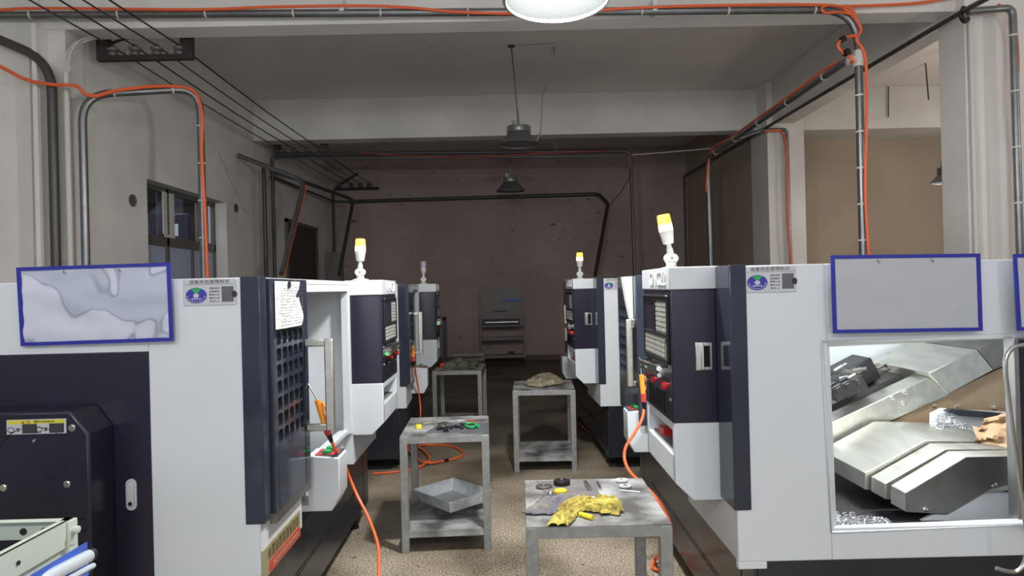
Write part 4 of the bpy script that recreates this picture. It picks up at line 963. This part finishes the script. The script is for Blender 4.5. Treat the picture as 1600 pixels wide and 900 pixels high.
cable('orange cable draped along the near beam conduit', [at(-600, 24, 5.95), at(-60, 17, 5.95), at(60, 13, 5.95), at(300, 15, 5.95), at(420, 11, 5.95), at(560, 9, 5.95), at(640, 12, 5.95), at(720, 19, 5.95), at(850, 21, 5.95), at(1000, 12, 5.95), at(1150, 8, 5.95), at(1290, 8, 5.95), at(1325, 18, 5.94), at(1345, 45, 5.94), at(1338, 62, 5.94), at(1352, 90, 5.94), at(1354, 180, 5.94), at(1352, 300, 5.94), at(1358, 405, 5.94)], .014)
cable('orange cable looping round the tee fitting of the right conduit', [at(1338, 55, 5.93), at(1318, 60, 5.93), at(1309, 72, 5.93), at(1318, 82, 5.93), at(1326, 88, 5.93), at(1332, 97, 5.95)]+[Vector((a2.x-.10, Yp+.02, zt_.z-.01)).lerp(at(1105, 247, 10.4), t)+Vector((-.01, 0, .052)) for t in (.06, .3, .5, .75, .95)]+[at(1103, 300, 10.4)], .014)
cable('orange cable coil at the bend of near beam conduit', [at(1283, 12, 5.93), at(1295, 8, 5.93), at(1312, 10, 5.93), at(1330, 14, 5.93), at(1338, 28, 5.93), at(1330, 22, 5.93), at(1310, 19, 5.93), at(1290, 20, 5.93), at(1283, 14, 5.93)], .012)
cable('orange cable leaving along the near beam toward the upper right', [at(1308, 10, 6.0), at(1380, 8, 6.04), at(1440, 4, 6.04), at(1480, -3, 6.04), at(1560, -20, 6.04)], .014)
b = MB(); b.tube([at(1314, 63, 5.92), at(1320, 60, 5.92)], .03, 10); b.tube([at(1319, 84, 5.92), at(1326, 80, 5.92)], .032, 10); o = b.build('cable_tape', 'black'); tag(o, 'two black tape joints on the orange loop near the tee fitting', 'tape')
# pipe back from tee
t0 = Vector((a2.x-.10, Yp+.02, zt_.z-.01)); t1 = at(1105, 247, 10.4)
pp = pipe('conduit running back from the tee fitting then down to the far right lathe', [t0, t1, Vector((t1.x+.02, 10.4, 1.3))], .036, 'conduit', .22); ties(pp, [(t0, t1, 5)], .042)
# right wall thin pipe
q0 = at(1590, -28, 5.0); q1 = at(1510, 20, 5.9); q2 = at(1068, 275, 14.9); q2.x = XR-.08; q1.x = 4.26
pipe('long thin dark pipe along the right columns to the far corner', [q0, q1, q2, Vector((q2.x, 14.9, 1.0))], .024, 'conduit_dark', .1)
r0 = at(1512, 18, 5.9); r1 = at(1582, 12, 5.9); r2 = at(1600, 410, 5.9); pp = pipe('conduit dropping beside the right edge of near column', [r0, r1, Vector((r1.x+.02, 5.9, 1.3))], .033, 'conduit', .08); ties(pp, [(r1, Vector((r1.x+.02, 5.9, 1.6)), 5)], .038)
cable('orange cable behind the right column conduit', [at(1560, 8, 5.9), at(1580, 20, 5.93), at(1587, 50, 5.95), at(1590, 100, 5.95), at(1588, 150, 5.95), at(1592, 220, 5.96), at(1594, 300, 5.96), at(1598, 400, 5.95)], .016)
pipe('white conduit down the face of near right column', [at(1515, 10, 5.95), Vector((at(1515, 10, 5.95).x+.01, 5.95, 1.2))], .022, 'conduit_white', .05)
b = MB(); b.tube(spline([at(1506, 12, 5.85), at(1502, 24, 5.83), at(1507, 33, 5.86), at(1512, 30, 5.9)], 5), .022, 10); o = b.build('black_tape_wrap', 'black'); tag(o, 'black cable loop at the top of near right column', 'cable')
# far right column small pipe
p1 = at(1192, 203, 10.25); p2 = at(1229, 202, 10.25); pp = pipe('small conduit down the second right column', [at(1150, 218, 10.25), p1, p2, Vector((p2.x+.02, 10.25, 1.2))], .026, 'conduit', .07)
cable('orange cable down the second right column', [at(1195, 206, 10.2), at(1215, 204, 10.2), at(1225, 212, 10.2), at(1229, 240, 10.2), at(1230, 300, 10.2), at(1232, 360, 10.2), at(1236, 415, 10.2)], .018)
# left pipes
l0 = at(-400, -105, 5.95); l1 = at(80, 96, 5.95); pp = pipe('thick dark conduit bending down the left wall by the pilaster', [l0, l1, Vector((l1.x-.0, 5.95, 1.2))], .042, 'conduit_dark', .28)
m0 = at(128, 148, 6.02); m1 = at(312, 138, 6.6); pp = pipe('dark conduit arching from the left pilaster over to the near left lathe', [Vector((m0.x, 6.02, 1.2)), m0, m1, Vector((m1.x, 6.6, 1.2))], .036, 'conduit', .25); ties(pp, [(m0, m1, 2), (m1-Vector((0, 0, .2)), Vector((m1.x, 6.6, 2.1)), 4)], .042)
cable('red-orange cable following the left arch conduit', [at(-420, -60, 5.86), at(-60, 78, 5.86), at(0, 104, 5.86), at(40, 124, 5.87), at(80, 132, 5.88), at(118, 134, 5.92), at(132, 146, 5.94), at(150, 150, 5.98), at(180, 142, 6.1), at(240, 135, 6.3), at(290, 137, 6.5), at(308, 150, 6.52), at(316, 185, 6.52), at(315, 240, 6.52), at(320, 330, 6.52), at(324, 435, 6.5)], .016)
pipe('thin white trunking beside the left dark conduit', [at(103, 112, 6.05), Vector((at(103, 112, 6.05).x, 6.05, 1.2))], .028, 'conduit_white', .05)
b = MB()
for k, (dx_, yy) in enumerate(((0, 0), (3, 4), (6, -3))): b.tube(spline([at(103+dx_, 112, 6.03), at(102+dx_, 92+yy, 6.03), at(116+dx_, 68+yy, 6.1), at(150, 58+yy*.5, 6.3), at(165+20*k, 56, 6.45)], 6), .009, 6)
o = b.build('feeder_wires', 'conduit_white'); tag(o, 'bundle of white wires curving from the pilaster to the insulator bracket', 'wires')
o = MB().tube(spline([at(165, 72, 6.45), at(190, 62, 6.42), at(215, 57, 6.42), at(250, 56, 6.42)], 6), .014, 8).build('feeder_wire', 'black'); tag(o, 'thick black wire lying over the nearest insulator bracket', 'wire')
# far bay pipes
f0 = at(425, 241, 11.15); f1 = at(985, 236, 11.15); pp = pipe('double conduit across the hall under the second beam', [Vector((f0.x, 11.15, 1.2)), f0, f1, Vector((f1.x+.03, 11.15, 1.3))], .03, 'conduit_dark', .15)
MB().tube([f0+Vector((0, .0, -.085)), f1+Vector((-.1, 0, -.085))], .014).build('second_run', 'conduit', pp)
for x in (600, 640, 868):
    p = at(x, 238, 11.15); MB().box((p.x-.012, 11.14, p.z), (p.x+.012, 11.16, p.z+.2)).build('hanger', 'conduit_dark', pp)
g1 = at(935, 303, 14.85); g0 = at(545, 315, 14.85); g2 = at(950, 318, 14.5); g3 = at(930, 430, 12.0)
pipe('conduit across the far wall sloping down to the far right lathe', [g0, g1, g2, g3], .04, 'conduit_dark', .12)
h0 = at(372, 243, 9.96); h1 = at(476, 283, 10.0); h2 = at(440, 428, 8.6)
pp = pipe('grey conduit sloping from left wall down to the far left lathe', [h0, h1, h2], .036, 'conduit', .18)
cable('orange cable on the sloping left conduit', [at(479, 290, 9.95), at(471, 320, 9.8), at(462, 355, 9.5), at(452, 395, 9.0), at(444, 430, 8.6)], .016)
pipe('vertical dark conduit on left wall below the second beam', [at(412, 262, 10.6), Vector((at(412, 262, 10.6).x, 10.6, 1.2))], .034, 'conduit_dark', .05)
pipe('conduit from the left wall to far bay bending down to the far left lathe', [at(424, 266, 11.3), at(552, 312, 13.2), at(530, 430, 11.5)], .034, 'conduit_dark', .12)
pipe('thin lower conduit along the far left wall', [at(424, 276, 11.3), at(520, 314, 14.8), at(548, 315, 14.85)], .022, 'conduit_dark', .1)
cable('thin reddish cable sagging under the second beam', [at(560, 238, 11.1), at(650, 244, 11.1), at(740, 246, 11.1), at(830, 240, 11.1), at(950, 236, 11.1)], .007, 'redplate')
cable('thin cable dropping from far conduit to the far wall', [at(983, 245, 11.1), at(983, 275, 11.3), at(970, 300, 12.5), at(955, 318, 14.2)], .009, 'redplate')
cable('thin white wire across the right of the far bay', [at(988, 242, 11.2), at(1040, 238, 11.2), at(1110, 232, 11.2)], .008, 'conduit_white')
# pole leaning against left wall (thin stick)
rod('wall_stick', 'thin pale stick slanting on the left wall above the window', Vector((XL+.02, at(347, 240, 9.4).y, 0))+Vector((0, 0, at(347, 240, 9.4).z)), Vector((XL+.02, 10.3, at(397, 333, 10.3).z)), .012, 'conduit_white', 'stick')
for (x, y, lab) in ((219, 313, 'small round recess in the left wall before the window'), (372, 325, 'small round recess in the left wall beyond the window')):
    Yw = 7.2 if x < 300 else 9.95
    p = at(x, y, Yw); b = MB(); b.rev([(.07, 0), (.07, .012), (.055, .012), (.05, .004), (0, .004)], Matrix.Translation((XL, Yw, p.z)) @ Matrix.Rotation(pi/2, 4, 'Y'), 20); o = b.build('wall_socket', 'patch_dark'); tag(o, lab, 'wall hole')

# ------------------------------------------------------------ bare wires on insulator brackets
def bracket(label, x0, x1, y, z, xs, m='rust', up=1):
    s = thing('insulator_bracket', label, 'insulator bracket', group='wire brackets')
    b = MB(); b.box((x0, y-.03, z-.05), (x1, y+.03, z)); (b.box((x0, y-.03, z-.0), (x0+.12, y+.03, z+.22)), b.box((x1-.12, y-.03, z-.0), (x1, y+.03, z+.22))) if up else None; b.build('bar', m, s)
    for x in xs: MB().rev([(.045, 0), (.05, .02), (.035, .035), (.055, .05), (.06, .07), (.03, .085), (.02, .11), (0, .11)], Matrix.Translation((x, y, z)), 16).build('insulator', 'ceramic', s)
    return s
Yb = 6.45; zb_ = 4.12
X1 = [at(x, 70, Yb).x for x in (176, 211, 245, 280)]
bracket('rusty bracket with four insulators just behind the near beam', at(153, 75, Yb).x, at(302, 75, Yb).x, Yb, zb_, X1)
Y2b = 11.2; z2 = 4.12; X2 = [at(x, 232, Y2b).x for x in (440, 460, 480, 500)]
s = bracket('grey bracket with four insulators under the second beam', at(428, 232, Y2b).x, at(512, 232, Y2b).x, Y2b, z2, X2, 'conduit_dark')
Y3b = 14.8; z3 = at(560, 293, Y3b).z; X3 = [at(x, 290, Y3b).x for x in (531, 549, 563, 577)]
bracket('small dark bracket with insulators on the far wall', at(524, 293, Y3b).x, at(592, 293, Y3b).x, Y3b, z3, X3, up=0)
for k in range(4):
    p = (at((46, 93, 130, 171)[k], 0, 5.3)); q = Vector((X1[k], Yb, zb_+.095)); r_ = Vector((X2[k], Y2b, z2+.09)); t_ = Vector((X3[k], Y3b, z3+.1))
    d = (p-q)*2
    o = MB().tube([q+d, q, q.lerp(r_, .25)-Vector((0, 0, .02)), q.lerp(r_, .5)-Vector((0, 0, .03)), q.lerp(r_, .75)-Vector((0, 0, .02)), r_, r_.lerp(t_, .5)-Vector((0, 0, .02)), t_], .009, 6).build('overhead_wire', 'rust' if k % 2 else 'conduit_dark')
    tag(o, ('leftmost of the four overhead wires, nearest the left wall', 'second overhead wire from the left wall', 'third overhead wire from the left wall', 'rightmost of the four overhead wires')[k], 'wire', 'four overhead wires')

# ------------------------------------------------------------ pendant high bay lamps
def pendant(label, x, y, z, r, lit, top=ZC, lean=0):
    s = thing('pendant_lamp', label, 'lamp', (x, y, z), 0, 'high bay pendant lamps')
    h = r*.62
    prof = [(r*1.02, 0), (r*1.04, r*.03), (r*.98, r*.06), (r*.52, h), (r*.48, h), (r*.94, r*.06), (r*.97, .002)]
    b = MB(); b.rev([(r*1.02, 0), (r*1.04, r*.03), (r*.98, r*.07), (r*.50, h), (r*.47, h), (r*.95, r*.07), (r*.98, 0), (r*1.02, 0)], None, 48, caps=False)
    b.build('reflector', 'lamp_metal' if not lit else 'steel_bright', s)
    b = MB(); b.rev([(r*.50, h), (r*.52, h+.01), (r*.52, h+.05), (r*.42, h+.07), (r*.12, h+.10), (0, h+.10)], None, 32)
    for k in range(40):
        a = 2*pi*k/40; b.box((r*.50, -.003, h-.01), (r*.62, .003, h+.075), Matrix.Rotation(a, 4, 'Z'))
    b.build('heat_sink', 'lamp_fins', s)
    b = MB(); b.box((-.09, -.02, h+.08), (-.03, .02, h+.16)); b.build('driver_bracket', 'lamp_metal', s)
    MB().tube([(0, 0, h+.09), (-.01, 0, h+.30)], .016).build('hook_sleeve', 'lamp_metal', s)
    MB().tube([(-.01, 0, h+.28), (lean, 0, top-z)], .010).build('stem', 'lamp_metal', s)
    MB().rev([(.05, 0), (.05, .012), (0, .012)], Matrix.Translation((lean, 0, top-z-.012)), 16).build('ceiling_plate', 'conduit_dark', s)
    if lit:
        b = MB(); n1, n2 = 60, 14; G = []
        for j in range(n2):
            t = j/(n2-1); rr = r*(.955-.50*t); zz = r*.05+(h-r*.06)*t
            G.append([b.V(((rr-.006*(k % 2))*cos(2*pi*k/n1), (rr-.006*(k % 2))*sin(2*pi*k/n1), zz)) for k in range(n1)])
        for j in range(n2-1):
            for k in range(n1): b.F([G[j][k], G[j][(k+1) % n1], G[j+1][(k+1) % n1], G[j+1][k]])
        b.build('prismatic_lens', 'diffuser', s)
        MB().rev([(r*.45, h-.02), (0, h-.02)], None, 32).build('led_disc', 'led', s)
        l = area('lamp_light', (0, 0, h-.026), r*.84, 60, (.95, .98, 1)); l.parent = s
        l = bulb('lamp_side_light', (0, 0, -.03), 190, (1, .98, .95), .07); l.parent = s
    else:
        MB().rev([(r*.94, .02), (r*.5, .05), (0, .055)], None, 36).build('glass_cover', 'glass_dark', s)
    return s
c1 = at(864, 36, 3.57); pendant('lit high bay pendant lamp at the top edge of the photo', c1.x, 3.30, c1.z, .270, 1)
c2 = at(811, 226, 8.57); pendant('unlit pendant lamp hanging before the second beam', c2.x, 8.57, c2.z, .265, 0, lean=at(799, 72, 8.57).x-c2.x)
c3 = at(798, 301, 12.2); pendant('farthest unlit pendant lamp in the dark far bay', c3.x, 12.0, c3.z, .265, 0)
c4 = at(1482, 285, 9.0); pendant('unlit pendant lamp half hidden behind the near right column', c4.x, 9.0, c4.z, .22, 0)
# ceiling conduit to lamp 2
o = MB().tube(arc([at(805, 73, 8.5), at(868, 70, 8.5), at(864, 105, 9.6), at(848, 150, 10.65), at(845, 205, 10.66), at(838, 222, 10.2)], .05), .012, 8).build('ceiling_conduit', 'conduit_white'); tag(o, 'thin white wire trunking from ceiling down the second beam', 'conduit')
o = MB().rev([(.035, 0), (.04, .015), (.02, .03), (0, .03)], Matrix.Translation((at(675, 70, 8.5).x, 8.5, ZC)) @ Matrix.Rotation(pi, 4, 'X'), 16).build('ceiling_rose', 'conduit_white'); tag(o, 'small white ceiling rose left of the lamp stem', 'ceiling rose')
# ceiling rods in right bay
for x, y0, y1, lab in ((1388, 135, 183, 'short dark rod hanging from right bay beam'), (1446, 97, 156, 'longer dark rod hanging from the right bay ceiling')):
    p = at(x, y0, 9.6 if x > 1400 else 10.65); q = at(x+5*(x > 1400), y1, p.y); p.z = min(p.z, ZC-.0); rod('ceiling_rod', lab, p, q, .010, 'conduit_dark', 'rod')

# ------------------------------------------------------------ foreground cart at lower left
ct = thing('parts_cart', 'pale green steel parts cart in the lower left corner', 'cart', (0, 0, 0))
zc = 1.062; xr, yb_ = -1.285, 1.88; yf_ = .95; xl_ = -2.3
b = MB(); b.box((xr-.004, yf_, zc-.075), (xr+.008, yb_, zc)); b.box((xr-.02, yf_, zc-.004), (xr+.008, yb_, zc)); b.box((xl_, yb_-.01, zc-.06), (xr, yb_, zc)); b.box((xl_, yb_-.03, zc-.004), (xr, yb_, zc))
b.build('top_rail', 'cart_green', ct, bevel=.002)
b = MB(); b.box((xr-.012, yf_, zc-.165), (xr-.002, yb_-.03, zc-.08)); b.build('lower_rail', 'cart_green', ct, bevel=.002)
for x, y in ((xr-.008, yb_-.035), (xl_, yb_-.035), (xr-.008, yf_), (xl_, yf_)):
    b = MB(); b.box((x, y, 0), (x+.022, y+.037, zc-.002)); b.build('leg', 'cart_green', ct, bevel=.002)
b = MB(); b.box((xl_, yf_, zc-.28), (xr-.01, yb_-.01, zc-.27)); b.build('shelf', 'cart_green', ct)
for k in range(3): MB().rev([(.006, 0), (.006, .003), (0, .003)], Matrix.Translation((xr+.008, 1.30+k*.18, zc-.04)) @ Matrix.Rotation(pi/2, 4, 'Y'), 10).build('bolt_hole', 'rubber', ct)
for x in (-1.42, -1.36, -1.75): MB().rev([(.010, 0), (.010, .003), (0, .003)], Matrix.Translation((x, yb_-.010, zc-.035)) @ Matrix.Rotation(pi/2, 4, 'X'), 12).build('bolt_hole', 'rubber', ct)

b = MB(); b.rev([(.010, 0), (.010, .016), (.006, .018), (0, .018)], Matrix.Translation((xr+.014, yb_-.018, zc-.03)) @ Matrix.Rotation(pi/2, 4, 'Y'), 12); b.box((xr+.012, yb_-.032, zc-.07), (xr+.017, yb_-.012, zc-.03)); b.build('hook', 'cart_green', ct)
b = MB(); b.prism([(xr+.005, zc-.17), (xr+.055, zc-.17), (xr+.055, zc-.165), (xr+.005, zc-.105)], 'y', 1.55, yb_-.04) if 0 else b.box((xl_, yb_-.06, zc-.19), (xr, yb_-.045, zc-.13)); b.build('cross_brace', 'cart_green', ct)
tk = thing('black_crate', 'black open tray sitting in the pale green cart', 'tray', (0, 0, 0))
b = MB(); b.box((-2.2, 1.15, zc-.27), (-1.40, 1.72, zc-.26))
b.box((-2.2, 1.15, zc-.26), (-1.40, 1.16, zc-.02)); b.box((-2.2, 1.71, zc-.26), (-1.40, 1.72, zc-.02)); b.box((-1.41, 1.15, zc-.26), (-1.40, 1.72, zc-.02)); b.box((-2.2, 1.15, zc-.26), (-2.19, 1.72, zc-.02)); b.build('tray_walls', 'tool_black', tk, bevel=.002)
b = MB(); b.box((-1.43, 1.13, zc-.025), (-1.375, 1.60, zc-.012)); b.build('tray_lip', 'tool_black', tk, bevel=.003)
# side rack holding blue binder and white tube
b = MB(); b.box((xr+.008, 1.15, zc-.30), (xr+.13, yb_-.05, zc-.29)); b.box((xr+.008, 1.15, zc-.29), (xr+.012, yb_-.05, zc-.20)); b.build('side_rack', 'cart_green', ct)
bb = MB().solid([at(134, 847, 1.80), at(137, 897, 1.80), at(60, 1000, 1.42), at(20, 915, 1.42)], (.004, 0, 0)).build('blue_folder', 'blue', None); tag(bb, 'blue folder slanting beside the white tube on the pale green cart', 'folder')
tu = thing('paper_tube', 'white roll with black end cap beside the blue folder', 'tube', (0, 0, 0))
e0, e1 = at(138, 869, 1.74), at(20, 930, 1.45)
d0 = (e1-e0).normalized()
MB().tube([e0, e1], .017, 20).build('tube_body', 'tube_white', tu); MB().tube([e0-d0*.014, e0], .018, 20).build('end_cap', 'black', tu)
MB().tube([e0+Vector((.012, 0, -.026)), e1+Vector((.012, 0, -.026))], .008, 12).build('clip_rail', 'tube_white', tu)
